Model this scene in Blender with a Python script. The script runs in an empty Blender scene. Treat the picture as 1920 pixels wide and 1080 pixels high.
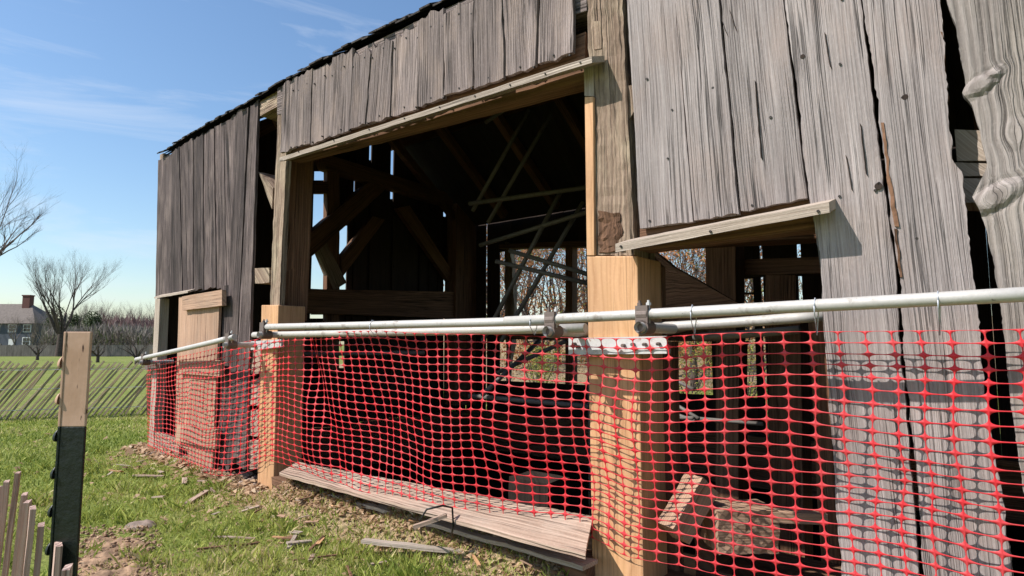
import bpy, bmesh, math, random
import numpy as np
from mathutils import Vector, noise
random.seed(7); np.random.seed(7)
S=bpy.context.scene; COL=S.collection
# ---------------------------------------------------------------- camera, sky, sun
F=1150.0; PIT=math.atan(105/F); EYE=1.3; GZ=0.05
cd=bpy.data.cameras.new("camera"); cam=bpy.data.objects.new("camera",cd); COL.objects.link(cam); S.camera=cam
cam.location=(0,0,EYE); cam.rotation_euler=(math.pi/2+PIT,0,0)
cd.sensor_width=36; cd.lens=36*F/1920; cd.clip_start=0.05; cd.clip_end=3000
S.view_settings.view_transform='Standard'; S.view_settings.look='None'; S.view_settings.gamma=1
S.view_settings.exposure=0.43
SUN_H=Vector((-0.955,-0.296,0)).normalized(); ELEV=math.radians(47)
SUN=(SUN_H*math.cos(ELEV)+Vector((0,0,math.sin(ELEV)))).normalized()
w=bpy.data.worlds.new("World"); S.world=w; w.use_nodes=True
nt=w.node_tree; N=nt.nodes; Lk=nt.links; bg=N['Background']
sky=N.new('ShaderNodeTexSky'); sky.sky_type='NISHITA'; sky.sun_disc=False
sky.sun_elevation=ELEV; sky.sun_rotation=math.atan2(SUN_H.x,SUN_H.y); sky.air_density=1.2; sky.dust_density=0.6; sky.ozone_density=3.5
tc=N.new('ShaderNodeTexCoord'); mp=N.new('ShaderNodeMapping'); mp.inputs['Scale'].default_value=(1.6,1.6,9); mp.inputs['Rotation'].default_value=(0.0,0.18,0.3)
nz=N.new('ShaderNodeTexNoise'); nz.inputs['Scale'].default_value=1.7; nz.inputs['Detail'].default_value=8; nz.inputs['Roughness'].default_value=0.62; nz.inputs['Distortion'].default_value=0.6
rp=N.new('ShaderNodeValToRGB'); rp.color_ramp.elements[0].position=0.5; rp.color_ramp.elements[1].position=0.78
rp.color_ramp.elements[0].color=(0,0,0,1); rp.color_ramp.elements[1].color=(0.5,0.5,0.5,1)
mx=N.new('ShaderNodeMix'); mx.data_type='RGBA'; mx.inputs[7].default_value=(6.6,7.1,8.0,1)
Lk.new(tc.outputs['Generated'],mp.inputs[0]); Lk.new(mp.outputs[0],nz.inputs['Vector']); Lk.new(nz.outputs[0],rp.inputs[0])
Lk.new(rp.outputs[0],mx.inputs[0]); hs=N.new('ShaderNodeHueSaturation'); hs.inputs['Saturation'].default_value=1.06; hs.inputs['Value'].default_value=1.32; Lk.new(sky.outputs[0],hs.inputs['Color']); Lk.new(hs.outputs[0],mx.inputs[6]); Lk.new(mx.outputs[2],bg.inputs[0]); bg.inputs[1].default_value=0.095
sd=bpy.data.lights.new("sun",'SUN'); so=bpy.data.objects.new("sun",sd); COL.objects.link(so)
sd.energy=5.0; sd.angle=math.radians(0.5); sd.color=(1,0.95,0.88)
so.rotation_euler=SUN.to_track_quat('Z','Y').to_euler()
# ---------------------------------------------------------------- frames: planes on which photo measurements are laid
CAM=Vector((0,0,EYE))
def ray(x,y):
    a=(x-960)/F; b=-(y-540)/F; c,s=math.cos(PIT),math.sin(PIT)
    return Vector((a,c-b*s,s+b*c))
class Fr:
    def __init__(s,O,a,n): s.O=Vector(O); s.a=Vector(a).normalized(); s.n=Vector(n).normalized()
    def px(s,x,y,d=0.0):
        r=ray(x,y); t=((s.O-CAM).dot(s.n)+d)/r.dot(s.n); P=CAM+r*t
        return (P-s.O).dot(s.a),P.z
    def P(s,q,z,d=0.0):
        v=s.O+s.a*q+s.n*d; return Vector((v.x,v.y,z))
    def at(s,x,y,d=0.0): q,z=s.px(x,y,d); return s.P(q,z,d)
def gp(x,y,z=GZ):
    r=ray(x,y); return CAM+r*((z-EYE)/r.z)
def dp(x,y,Y):
    r=ray(x,y); return CAM+r*(Y/r.y)
UM=Vector((1410,-1150,0)).normalized(); NM=Vector((-1150,-1410,0)).normalized()
M=Fr((0.547,3.2,0),UM,NM)                        # main front wall
HQ=M.px(512,600)[0]; HP=M.P(HQ,0)
L=Fr(HP,(1250,-1150,0),(-1150,-1250,0))          # left bay, bent back a little
LC=L.px(297,560)[0]; CORNER=L.P(LC,0)
DEPTH=5.35; TAN=0.68; EZ=3.6; SR=2.7
G=Fr(CORNER,-NM,UM)                              # left gable, seen from inside
B=Fr(CORNER-NM*DEPTH,UM,NM)                      # back wall, seen from inside
# ---------------------------------------------------------------- mesh helpers
def nv(p,f,a):
    if a==0: return p
    v=noise.noise_vector(p*f); return p+v*a
class MB:
    def __init__(s): s.v=[]; s.f=[]; s.uv=[]; s.r=[]; s.m=[]
    def face(s,idx,uv,r=0.5,m=0): s.f.append(idx); s.uv.extend(uv); s.r.append(r); s.m.append(m)
    def grid(s,fn,nu,nv_,uvf,r,m=0,flip=False):
        b=len(s.v)
        for j in range(nv_+1):
            for i in range(nu+1): s.v.append(fn(i/nu,j/nv_))
        for j in range(nv_):
            for i in range(nu):
                q=[b+j*(nu+1)+i,b+j*(nu+1)+i+1,b+(j+1)*(nu+1)+i+1,b+(j+1)*(nu+1)+i]
                c=[(i/nu,j/nv_),((i+1)/nu,j/nv_),((i+1)/nu,(j+1)/nv_),(i/nu,(j+1)/nv_)]
                if flip: q=q[::-1]; c=c[::-1]
                s.face(q,[uvf(*k) for k in c],r,m)
    def hexa(s,c,seg=0.12,amp=0.0,nf=9.0,r=None,m=0):
        """eight corners: 0-3 bottom ring, 4-7 top ring; grain runs along the longest edge"""
        c=[Vector(k) for k in c]; r=random.random() if r is None else r
        du=(c[1]-c[0]).length; dv=(c[3]-c[0]).length; dw=(c[4]-c[0]).length
        ax=max((du,0),(dv,1),(dw,2))[1]
        def tri(a,b,k):
            lo=(c[0]*(1-a)+c[1]*a)*(1-b)+(c[3]*(1-a)+c[2]*a)*b
            hi=(c[4]*(1-a)+c[5]*a)*(1-b)+(c[7]*(1-a)+c[6]*a)*b
            return nv(lo*(1-k)+hi*k,nf,amp)
        o1,o2=r*7.3,r*11.7
        def uvq(a,b,k):
            A,Bb,K=a*du,b*dv,k*dw
            if ax==2: return (A+Bb+o1,K+o2)
            if ax==0: return (Bb+K+o1,A+o2)
            return (A+K+o1,Bb+o2)
        n=lambda d:max(1,min(40,int(d/seg))) if amp>0 else 1
        nu,nv2,nw=n(du),n(dv),n(dw)
        for (fn,a,b) in ((lambda i,j:(i,0,j),nu,nw),(lambda i,j:(1,i,j),nv2,nw),(lambda i,j:(1-i,1,j),nu,nw),(lambda i,j:(0,1-i,j),nv2,nw),(lambda i,j:(i,j,1),nu,nv2),(lambda i,j:(i,1-j,0),nu,nv2)):
            s.grid(lambda i,j,fn=fn:tri(*fn(i,j)),a,b,lambda i,j,fn=fn:uvq(*fn(i,j)),r,m)
    def box(s,p,x,y,z,**k):
        p=Vector(p);x=Vector(x);y=Vector(y);z=Vector(z)
        s.hexa([p,p+x,p+x+y,p+y,p+z,p+x+z,p+x+y+z,p+y+z],**k)
    def bar(s,a,b,w_,h_,up=(0,0,1),**k):
        a=Vector(a);b=Vector(b);d=(b-a).normalized(); up=Vector(up)
        if abs(d.dot(up))>0.95: up=Vector((0,1,0))
        sx=d.cross(up).normalized()*w_; sy=sx.cross(d).normalized()*h_
        o=-(sx+sy)*0.5
        s.hexa([a+o,a+o+sx,a+o+sx+sy,a+o+sy,b+o,b+o+sx,b+o+sx+sy,b+o+sy],**k)
    def quad(s,fr,pts,d0,d1,**k):
        """photo quad (top-left, top-right, bottom-right, bottom-left) laid on a frame, extruded d0..d1"""
        q=[fr.px(x,y,d1) for x,y in pts]
        A=[fr.P(a,z,d1) for a,z in q]; Bk=[fr.P(a,z,d0) for a,z in q]
        s.hexa([A[3],A[2],Bk[2],Bk[3],A[0],A[1],Bk[1],Bk[0]],**k)
    def tube(s,pts,rad,n=12,cap=True,r=None,m=0):
        r=random.random() if r is None else r
        pts=[Vector(p) for p in pts]; b0=len(s.v); prev=None; ln=0
        rads=rad if isinstance(rad,(list,tuple)) else [rad]*len(pts)
        for k,p in enumerate(pts):
            d=(pts[min(k+1,len(pts)-1)]-pts[max(k-1,0)]).normalized()
            if prev is None:
                up=Vector((0,0,1)) if abs(d.z)<0.9 else Vector((1,0,0)); x=d.cross(up).normalized()
            else: x=(prev-d*prev.dot(d)).normalized()
            prev=x; y=d.cross(x)
            for i in range(n):
                t=2*math.pi*i/n; s.v.append(p+(x*math.cos(t)+y*math.sin(t))*rads[k])
            if k:
                l2=ln+(pts[k]-pts[k-1]).length
                for i in range(n):
                    a=b0+(k-1)*n+i; c=b0+(k-1)*n+(i+1)%n
                    u0=i/n*6.28*rads[k]+r; u1=(i+1)/n*6.28*rads[k]+r
                    s.face([a,c,c+n,a+n],[(u0,ln),(u1,ln),(u1,l2),(u0,l2)],r,m)
                ln=l2
        if cap:
            s.face([b0+i for i in range(n)][::-1],[(0,0)]*n,r,m); e=b0+(len(pts)-1)*n
            s.face([e+i for i in range(n)],[(0,0)]*n,r,m)
    def board(s,fr,eL,eR,zb,zt,d,th,jT=0.0,jB=0.0,er=0.004,cup=0.003,r=None,nu=6,step=0.07,bow=0.0,follow=0.0,knots=()):
        """one weathered board: edge functions s(z), bottom and top heights (left,right)"""
        r=random.random() if r is None else r
        h=max(zt)-min(zb); nvv=max(3,int(h/step)); tilt=random.uniform(-0.004,0.004); sd_=random.uniform(0,90)
        wd=eR(zb[0])-eL(zb[0])
        tj=[random.uniform(-1,0.2)*jT for _ in range(nu+1)]; bj=[random.uniform(-0.2,1)*jB for _ in range(nu+1)]
        def fz(a,b): 
            z0=zb[0]*(1-a)+zb[1]*a; z1=zt[0]*(1-a)+zt[1]*a; k=a*nu; i=min(int(k),nu-1); t=k-i
            return (z0+bj[i]*(1-t)+bj[i+1]*t)*(1-b)+(z1+tj[i]*(1-t)+tj[i+1]*t)*b
        def lr(z):
            l=eL(z)+er*(noise.noise(Vector((sd_,z*3.1,0)))*1.5+noise.noise(Vector((sd_,z*16,0)))+.7*noise.noise(Vector((sd_,z*55,0)))); rr=eR(z)+er*(noise.noise(Vector((sd_+9,z*3.1,0)))*1.5+noise.noise(Vector((sd_+9,z*16,0)))+.7*noise.noise(Vector((sd_+9,z*55,0))))
            return l,rr
        def fn(a,b,dd):
            z=fz(a,b); l,rr=lr(z); q=l*(1-a)+rr*a
            off=dd+tilt*(a*2-1)+cup*((a*2-1)**2-0.5)+bow*(b-0.5)**2+0.0025*noise.noise(Vector((q*9+sd_,z*2.5,3)))
            for (kq,kz,ka,kb,kt,kh) in knots:
                dx=(q-kq); dz=(z-kz); x1=(dx*math.cos(kt)+dz*math.sin(kt))/ka; z1=(-dx*math.sin(kt)+dz*math.cos(kt))/kb; g=x1*x1+z1*z1
                off+=kh*math.exp(-g*g*.6)-kh*.35*math.exp(-(math.sqrt(g)-1.25)**2*14)
            return fr.P(q,z,off)
        o1,o2=r*17.3,r*23.1
        l0,l1=eL(zb[0]),eL(zt[0]); zz0,zz1=zb[0],zt[0]; keep=follow
        def uvf(a,b):
            z=fz(a,b); l,rr=lr(z); q=l*(1-a)+rr*a; lin=l0+(l1-l0)*(z-zz0)/max(.01,zz1-zz0)
            uu=(q-lin)*(1-keep)+a*wd*keep; vv=z
            for (kq,kz,ka,kb,kt,kh) in knots:
                dx=(q-kq); dz=(z-kz); x1=(dx*math.cos(kt)+dz*math.sin(kt))/ka; z1=(-dx*math.sin(kt)+dz*math.cos(kt))/kb; g=x1*x1+z1*z1
                e=math.exp(-g*.55); uu-=dx*e*.75; uu+=.014*math.exp(-g*.3)*(1 if dx>0 else -1)*(1-e); vv-=dz*e*.5
            return (uu+o1,vv+o2)
        s.grid(lambda a,b:fn(a,b,d+th),nu,nvv,uvf,r)
        s.grid(lambda a,b:fn(1-a,b,d),1,nvv,uvf,r)
        s.grid(lambda a,b:fn(0,b,d+th*a),1,nvv,lambda a,b:(a*th+o1-0.1,fz(0,b)+o2),r)
        s.grid(lambda a,b:fn(1,b,d+th*(1-a)),1,nvv,lambda a,b:(a*th+o1-0.2,fz(1,b)+o2),r)
        s.grid(lambda a,b:fn(a,0,d+th*b),nu,1,lambda a,b:(a*wd+o1,b*th+o2),r)
        s.grid(lambda a,b:fn(a,1,d+th*(1-b)),nu,1,lambda a,b:(a*wd+o1,b*th+o2),r)
    def build(s,name,mats,parent=None,smooth=False,bevel=0):
        if not isinstance(mats,(list,tuple)): mats=[mats]
        if parent is not None and parent.name=='barn' and name not in('roof','shingles'):
            for v in s.v:                                  # keep every timber under the roof
                fr=M if (v-M.O).dot(UM)>HQ else L
                t=max(0.0,-(v-fr.O).dot(NM)); z=EZ+TAN*min(t,max(0,DEPTH-t))-.004
                if v.z>z: v.z=z
        lo=Vector((min(v[i] for v in s.v) for i in range(3))); hi=Vector((max(v[i] for v in s.v) for i in range(3)))
        c=(lo+hi)/2; c.z=lo.z
        me=bpy.data.meshes.new(name); me.from_pydata([tuple(v-c) for v in s.v],[],s.f)
        uvl=me.uv_layers.new(name='UVMap'); uvl.data.foreach_set('uv',[x for p in s.uv for x in p])
        at=me.attributes.new('rnd','FLOAT','FACE'); at.data.foreach_set('value',s.r)
        for m_ in mats: me.materials.append(m_)
        me.polygons.foreach_set('material_index',s.m)
        if smooth: me.polygons.foreach_set('use_smooth',[True]*len(s.f))
        o=bpy.data.objects.new(name,me); COL.objects.link(o)
        if bevel:
            me.validate(); mo=o.modifiers.new('bevel','BEVEL'); mo.width=bevel; mo.segments=2
            bm=bmesh.new(); bm.from_mesh(me); bmesh.ops.remove_doubles(bm,verts=bm.verts,dist=1e-4); bm.to_mesh(me); bm.free()
        if parent: o.parent=parent; o.location=c-wpos(parent)
        else: o.location=c
        return o
def wpos(o):
    p=o.location.copy()
    while o.parent: o=o.parent; p+=o.location
    return p
def tag(o,label=None,cat=None,group=None,kind=None):
    for k,v in (('label',label),('category',cat),('group',group),('kind',kind)):
        if v: o[k]=v
    return o
def empty(name,loc,label,cat,group=None):
    o=bpy.data.objects.new(name,None); COL.objects.link(o); o.location=loc; o.empty_display_size=0.1
    return tag(o,label,cat,group)
def copy_tree(o,parent=None):
    c=o.copy(); COL.objects.link(c); c.parent=parent
    for ch in [k for k in list(o.children)]: copy_tree(ch,c)
    return c
# ---------------------------------------------------------------- materials
class MT:
    def __init__(s,name,rough=0.8,metal=0.0,spec=0.3):
        s.m=bpy.data.materials.new(name); s.m.use_nodes=True; s.n=s.m.node_tree.nodes; s.l=s.m.node_tree.links
        s.b=s.n['Principled BSDF']; s.b.inputs['Roughness'].default_value=rough; s.b.inputs['Metallic'].default_value=metal
        s.b.inputs['Specular IOR Level'].default_value=spec
    def _set(s,sock,v):
        if isinstance(v,bpy.types.NodeSocket): s.l.new(v,sock)
        elif v is not None: sock.default_value=v
    def math(s,op,a,b=None,c=None,clamp=False):
        n=s.n.new('ShaderNodeMath'); n.operation=op; n.use_clamp=clamp
        s._set(n.inputs[0],a); s._set(n.inputs[1],b); s._set(n.inputs[2],c); return n.outputs[0]
    def xyz(s,x=0,y=0,z=0):
        n=s.n.new('ShaderNodeCombineXYZ'); s._set(n.inputs[0],x); s._set(n.inputs[1],y); s._set(n.inputs[2],z); return n.outputs[0]
    def noise(s,vec,scale=1.0,det=4,rough=0.55,dist=0.0,col=False):
        n=s.n.new('ShaderNodeTexNoise'); s._set(n.inputs['Vector'],vec); n.inputs['Scale'].default_value=scale
        n.inputs['Detail'].default_value=det; n.inputs['Roughness'].default_value=rough; n.inputs['Distortion'].default_value=dist
        return n.outputs['Color' if col else 'Fac']
    def vor(s,vec,scale,feat='F1',out='Distance'):
        n=s.n.new('ShaderNodeTexVoronoi'); n.feature=feat; s._set(n.inputs['Vector'],vec); n.inputs['Scale'].default_value=scale; return n.outputs[out]
    def step(s,v,a,b,lo=0.0,hi=1.0):
        n=s.n.new('ShaderNodeMapRange'); n.interpolation_type='SMOOTHSTEP'; s._set(n.inputs[0],v)
        n.inputs[1].default_value=a; n.inputs[2].default_value=b; n.inputs[3].default_value=lo; n.inputs[4].default_value=hi; return n.outputs[0]
    def mix(s,f,a,b,bt='MIX'):
        n=s.n.new('ShaderNodeMix'); n.data_type='RGBA'; n.blend_type=bt; s._set(n.inputs[0],f)
        for i,v in ((6,a),(7,b)):
            if isinstance(v,tuple) and len(v)==3: v=v+(1,)
            s._set(n.inputs[i],v)
        return n.outputs[2]
    def uv(s):
        n=s.n.new('ShaderNodeUVMap'); q=s.n.new('ShaderNodeSeparateXYZ'); s.l.new(n.outputs[0],q.inputs[0]); return q.outputs[0],q.outputs[1]
    def obj(s): return s.n.new('ShaderNodeTexCoord').outputs['Object']
    def rnd(s): n=s.n.new('ShaderNodeAttribute'); n.attribute_name='rnd'; return n.outputs['Fac']
    def bump(s,h,strength=0.4,dist=0.01):
        n=s.n.new('ShaderNodeBump'); n.inputs['Strength'].default_value=strength; n.inputs['Distance'].default_value=dist; s._set(n.inputs['Height'],h)
        s.l.new(n.outputs[0],s.b.inputs['Normal'])
    def col(s,c):
        if isinstance(c,tuple) and len(c)==3: c=c+(1,)
        s._set(s.b.inputs['Base Color'],c); return s
def wood(name,light,dark,var=0.3,crack=0.8,knots=0.5,bump=0.6,gs=1.0,tint=(0.5,0.5,0.5),tf=0.0,rings=0.35,dist=0.006,rough=0.85,rw=0.12,rp=1.0,vs=1.5,streak=0.0,cd_=0.5):
    t=MT(name,rough,spec=0.2); u,v=t.uv(); r=t.rnd()
    kv=t.vor(t.xyz(t.math('MULTIPLY',u,4.2),t.math('MULTIPLY',v,1.5)),1.0)
    kc=t.vor(t.xyz(t.math('MULTIPLY',u,4.2),t.math('MULTIPLY',v,1.5)),1.0,out='Color')
    sep=t.n.new('ShaderNodeSeparateColor'); t.l.new(kc,sep.inputs[0])
    gate=t.step(sep.outputs[0],0.72-0.3*knots,0.74-0.3*knots)
    bend=t.math('MULTIPLY',t.math('MULTIPLY',t.step(kv,0.0,0.42,1,0),gate),0.03)
    lowf=t.math('MULTIPLY',t.noise(t.xyz(t.math('MULTIPLY',u,3.0),t.math('MULTIPLY',v,0.8)),1.0,2),0.028)
    uu=t.math('ADD',t.math('ADD',u,bend),lowf)
    grain=t.noise(t.xyz(t.math('MULTIPLY',uu,115*gs),t.math('MULTIPLY',v,vs)),1.0,6,0.68)
    ring=t.math('SINE',t.math('MULTIPLY',t.math('ADD',uu,t.math('MULTIPLY',t.noise(t.xyz(t.math('MULTIPLY',u,5.0),t.math('MULTIPLY',v,0.55)),1.0,2),rw)),430*gs))
    ring=t.math('POWER',t.math('MULTIPLY_ADD',ring,0.5,0.5),rp)
    coarse=t.noise(t.xyz(t.math('MULTIPLY',uu,17),t.math('MULTIPLY',v,0.7)),1.0,3,0.6)
    blot=t.noise(t.xyz(t.math('MULTIPLY',u,5),t.math('MULTIPLY',v,2.2)),1.0,4,0.6)
    cr=t.math('ABSOLUTE',t.math('SUBTRACT',t.noise(t.xyz(t.math('MULTIPLY',uu,26),t.math('MULTIPLY',v,0.30)),1.0,2,0.5),0.5))
    cg=t.step(t.noise(t.xyz(t.math('MULTIPLY',u,7),t.math('MULTIPLY',v,0.7),3.3),1.0,2),0.5,0.6)
    cr2=t.math('ABSOLUTE',t.math('SUBTRACT',t.noise(t.xyz(t.math('MULTIPLY',uu,70),t.math('MULTIPLY',v,0.5),7.7),1.0,2,0.5),0.5))
    cg2=t.step(t.noise(t.xyz(t.math('MULTIPLY',u,9),t.math('MULTIPLY',v,0.9),8.3),1.0,2),0.44,0.56)
    big=t.noise(t.xyz(t.math('MULTIPLY',u,2.6),t.math('MULTIPLY',v,0.9),1.7),1.0,4,0.6)
    crk=t.math('MULTIPLY',t.math('MAXIMUM',t.math('MULTIPLY',t.step(cr,0.003,0.017,1,0),cg),t.math('MULTIPLY',t.step(cr2,0.004,0.022,0.7,0),cg2)),crack)
    sil=t.math('MULTIPLY',t.step(t.noise(t.xyz(t.math('MULTIPLY',uu,42),t.math('MULTIPLY',v,1.1),5.1),1.0,3,0.6),0.56,0.66),streak)
    kn=t.math('MULTIPLY',t.step(kv,0.035,0.065,1,0),gate)
    g=t.math('ADD',t.math('MULTIPLY',t.step(grain,0.3,0.7),1-rings),t.math('MULTIPLY',ring,rings))
    c=t.mix(g,dark,light)
    c=t.mix(t.step(coarse,0.42,0.72,0,cd_),c,dark)
    c=t.mix(t.math('MULTIPLY',t.step(blot,0.45,0.7),tf),c,tint)
    c=t.mix(sil,c,tuple(min(1,k*1.45) for k in light))
    pore=t.noise(t.xyz(t.math('MULTIPLY',u,520),t.math('MULTIPLY',v,38)),1.0,3,0.7); spk=t.noise(t.xyz(t.math('MULTIPLY',u,70),t.math('MULTIPLY',v,45)),1.0,4,0.7)
    c=t.mix(t.step(pore,0.5,0.8,0,0.35),c,tuple(k*0.75 for k in dark)); c=t.mix(t.step(spk,0.48,0.78,0,0.3),c,tuple(min(1,k*1.2) for k in light))
    n=t.n.new('ShaderNodeHueSaturation'); t._set(n.inputs['Value'],t.math('ADD',t.math('MULTIPLY_ADD',r,var,1-var/2),t.step(big,0.3,0.7,-0.13,0.13))); t.l.new(c,n.inputs['Color']); c=n.outputs[0]
    c=t.mix(crk,c,tuple(k*0.12 for k in dark)); c=t.mix(t.math('MULTIPLY',kn,0.75),c,tuple(k*0.3 for k in dark))
    t.col(c)
    h=t.math('SUBTRACT',t.math('ADD',t.math('MULTIPLY',g,0.5),t.math('MULTIPLY',coarse,-0.5)),t.math('ADD',t.math('MULTIPLY',crk,1.6),t.math('MULTIPLY',kn,0.5)))
    t.bump(h,bump,dist); return t.m
W_NEAR=wood('weathered silver boards',(0.395,0.345,0.33),(0.225,0.188,0.18),cd_=.25,rings=.2,var=0.18,crack=0.8,knots=0.35,tint=(0.33,0.255,0.225),tf=0.5,bump=0.9,dist=0.008,streak=.25)
W_HEAD=wood('weathered grey brown boards',(0.34,0.275,0.255),(0.10,0.076,0.07),var=0.35,crack=1,knots=0.8,tint=(0.33,0.25,0.21),tf=0.6,bump=1.0,gs=0.85,dist=0.011,streak=.35)
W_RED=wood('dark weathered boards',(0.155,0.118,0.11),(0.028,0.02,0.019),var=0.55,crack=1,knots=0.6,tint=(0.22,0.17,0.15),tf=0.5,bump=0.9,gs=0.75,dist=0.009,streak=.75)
W_SLAB=wood('live edge slab',(0.37,0.32,0.295),(0.15,0.125,0.112),cd_=.3,var=0.1,crack=0.7,knots=0.1,tint=(0.36,0.31,0.26),tf=0.4,bump=1.0,gs=0.62,rings=0.45,dist=0.012)
W_TRIM=wood('weathered trim plank',(0.50,0.42,0.35),(0.27,0.21,0.165),var=0.15,crack=0.6,knots=0.2,bump=0.5)
W_HEWN=wood('hewn old post',(0.46,0.34,0.25),(0.16,0.105,0.075),var=0.2,crack=1,knots=0.3,tint=(0.50,0.40,0.28),tf=0.7,bump=1.0,gs=0.5,dist=0.014)
W_FIR=wood('fresh sawn fir',(0.62,0.365,0.20),(0.41,0.215,0.105),var=0.12,crack=0.5,knots=0.25,bump=0.25,gs=0.33,rings=0.65,rw=.5,rp=.3,tint=(0.62,0.36,0.17),tf=0.4,dist=0.002,rough=0.6)
W_DOOR=wood('pale door boards',(0.54,0.35,0.245),(0.30,0.18,0.12),var=0.2,crack=0.6,knots=0.5,tint=(0.34,0.25,0.19),tf=0.5,bump=0.5)
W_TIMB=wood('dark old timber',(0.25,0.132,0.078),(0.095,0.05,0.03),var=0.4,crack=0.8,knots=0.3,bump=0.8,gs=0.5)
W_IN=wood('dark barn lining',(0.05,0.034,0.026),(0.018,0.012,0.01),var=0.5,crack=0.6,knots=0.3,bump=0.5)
W_PLANK=wood('worn sill plank',(0.52,0.385,0.30),(0.25,0.17,0.125),var=0.1,crack=0.9,knots=0.3,tint=(0.45,0.36,0.29),tf=0.7,bump=0.9,gs=0.6)
W_LATH=wood('weathered slats',(0.46,0.37,0.25),(0.20,0.155,0.10),var=0.6,crack=0.4,knots=0.1,bump=0.4)
W_SLAT=wood('near red brown slats',(0.66,0.50,0.42),(0.38,0.22,0.18),var=0.35,crack=0.6,knots=0.1,bump=0.5)
W_SHIN=wood('old shingles',(0.075,0.062,0.055),(0.025,0.02,0.018),var=0.7,crack=0.8,knots=0,bump=0.8,gs=0.6)
W_GREY=wood('grey plank fence wood',(0.19,0.17,0.155),(0.10,0.09,0.08),var=0.3,crack=0.3,knots=0,bump=0.2,gs=0.1)
def flat(name,c,rough=0.7,metal=0,spec=0.3,nscale=20,amt=0.25,bump=0.2):
    t=MT(name,rough,metal,spec); n=t.noise(t.obj(),nscale,5,0.6)
    t.col(t.mix(t.step(n,0.3,0.7),tuple(k*(1-amt) for k in c),tuple(min(1,k*(1+amt)) for k in c)))
    if bump: t.bump(n,bump,0.01)
    return t.m
def metal(name,c,rust,rough=0.38,amt=0.3):
    t=MT(name,rough,0.25,0.5); n=t.noise(t.obj(),9,6,0.7); n2=t.noise(t.obj(),70,3,0.6); n3=t.noise(t.obj(),34,2,0.5)
    c1=t.mix(t.step(n2,0.3,0.7,0,0.3),c,tuple(k*0.7 for k in c)); c1=t.mix(t.step(n3,0.70,0.73,0,0.8),c1,rust); t.col(t.mix(t.step(n,0.56,0.7,0,amt),c1,rust))
    t._set(t.b.inputs['Roughness'],t.step(n,0.3,0.7,rough,rough+0.3)); t.bump(n2,0.1,0.002); return t.m
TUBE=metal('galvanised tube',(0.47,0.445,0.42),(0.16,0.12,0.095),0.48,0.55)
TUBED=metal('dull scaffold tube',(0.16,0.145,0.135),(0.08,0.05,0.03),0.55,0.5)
CLAMP=metal('rusty coupler steel',(0.16,0.12,0.105),(0.13,0.06,0.04),0.5,0.8)
PLATE=metal('painted steel channel',(0.55,0.54,0.53),(0.3,0.2,0.16),0.5,0.6)
PGREEN=flat('dark green enamel',(0.006,0.010,0.007),0.45,0,0.4,60,0.3)
t=MT('tan painted steel',0.6); n1=t.noise(t.obj(),14,5,0.65); o_=t.obj(); sx=t.n.new('ShaderNodeSeparateXYZ'); t.l.new(o_,sx.inputs[0])
n2=t.noise(t.xyz(t.math('MULTIPLY',sx.outputs[0],60),0,t.math('MULTIPLY',sx.outputs[2],11)),1,4,0.6)
t.col(t.mix(t.step(n2,0.575,0.61),t.mix(t.step(n1,0.3,0.7),(0.42,0.25,0.16),(0.54,0.34,0.24)),(0.07,0.035,0.02))); t.bump(n2,0.3,0.002); PTAN=t.m
t=MT('red plastic net',0.5,0,0.35); nn=t.noise(t.obj(),2.2,5,0.65); nn2=t.noise(t.obj(),23,3,0.6); t.col(t.mix(t.step(nn2,0.55,0.75,0,0.45),t.mix(t.step(nn,0.35,0.65),(0.72,0.032,0.045),(0.66,0.07,0.08)),(0.36,0.06,0.05))); t.bump(nn2,0.2,0.003); out=t.n['Material Output']; tr=t.n.new('ShaderNodeBsdfTranslucent'); tr.inputs[0].default_value=(0.95,0.04,0.08,1)
ms=t.n.new('ShaderNodeMixShader'); ms.inputs[0].default_value=0.28; t.l.new(t.b.outputs[0],ms.inputs[1]); t.l.new(tr.outputs[0],ms.inputs[2]); t.l.new(ms.outputs[0],out.inputs[0]); NET=t.m
t=MT('turf',0.95,spec=0.1); o_=t.obj(); a=t.noise(o_,1.1,5,0.6); b=t.noise(o_,18,5,0.7); c_=t.noise(o_,0.13,3)
g=t.mix(t.step(b,0.3,0.7),(0.11,0.14,0.03),(0.23,0.26,0.065)); g=t.mix(t.step(a,0.46,0.68,0,0.7),g,(0.27,0.23,0.10)); g=t.mix(t.step(c_,0.35,0.65,0,0.5),g,(0.15,0.19,0.045))
t.col(g); t.bump(b,0.8,0.03); TURF=t.m
def blades_mat(name,c1,c2,c3):
    t=MT(name,0.6,spec=0.25); r=t.rnd(); c=t.mix(t.step(r,0,0.75),c1,c2); c=t.mix(t.step(r,0.8,0.88),c,c3); t.col(c)
    tr=t.n.new('ShaderNodeBsdfTranslucent'); t.l.new(c,tr.inputs[0]); ms=t.n.new('ShaderNodeMixShader'); ms.inputs[0].default_value=0.35
    t.l.new(t.b.outputs[0],ms.inputs[1]); t.l.new(tr.outputs[0],ms.inputs[2]); t.l.new(ms.outputs[0],t.n['Material Output'].inputs[0]); return t.m
BLADE=blades_mat('grass blades',(0.16,0.225,0.035),(0.42,0.45,0.11),(0.58,0.48,0.25))
LITTER=blades_mat('dead leaves',(0.34,0.22,0.13),(0.56,0.39,0.25),(0.62,0.50,0.36))
RUSSET=blades_mat('russet leaves',(0.26,0.10,0.04),(0.52,0.25,0.11),(0.22,0.24,0.07))
NEEDLE=blades_mat('evergreen foliage',(0.02,0.035,0.012),(0.05,0.075,0.025),(0.08,0.09,0.04))
YGREEN=blades_mat('yellow green leaves',(0.12,0.15,0.02),(0.28,0.30,0.05),(0.40,0.25,0.10))
TWIGM=blades_mat('brush',(0.15,0.125,0.105),(0.24,0.205,0.175),(0.12,0.14,0.06))
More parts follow.
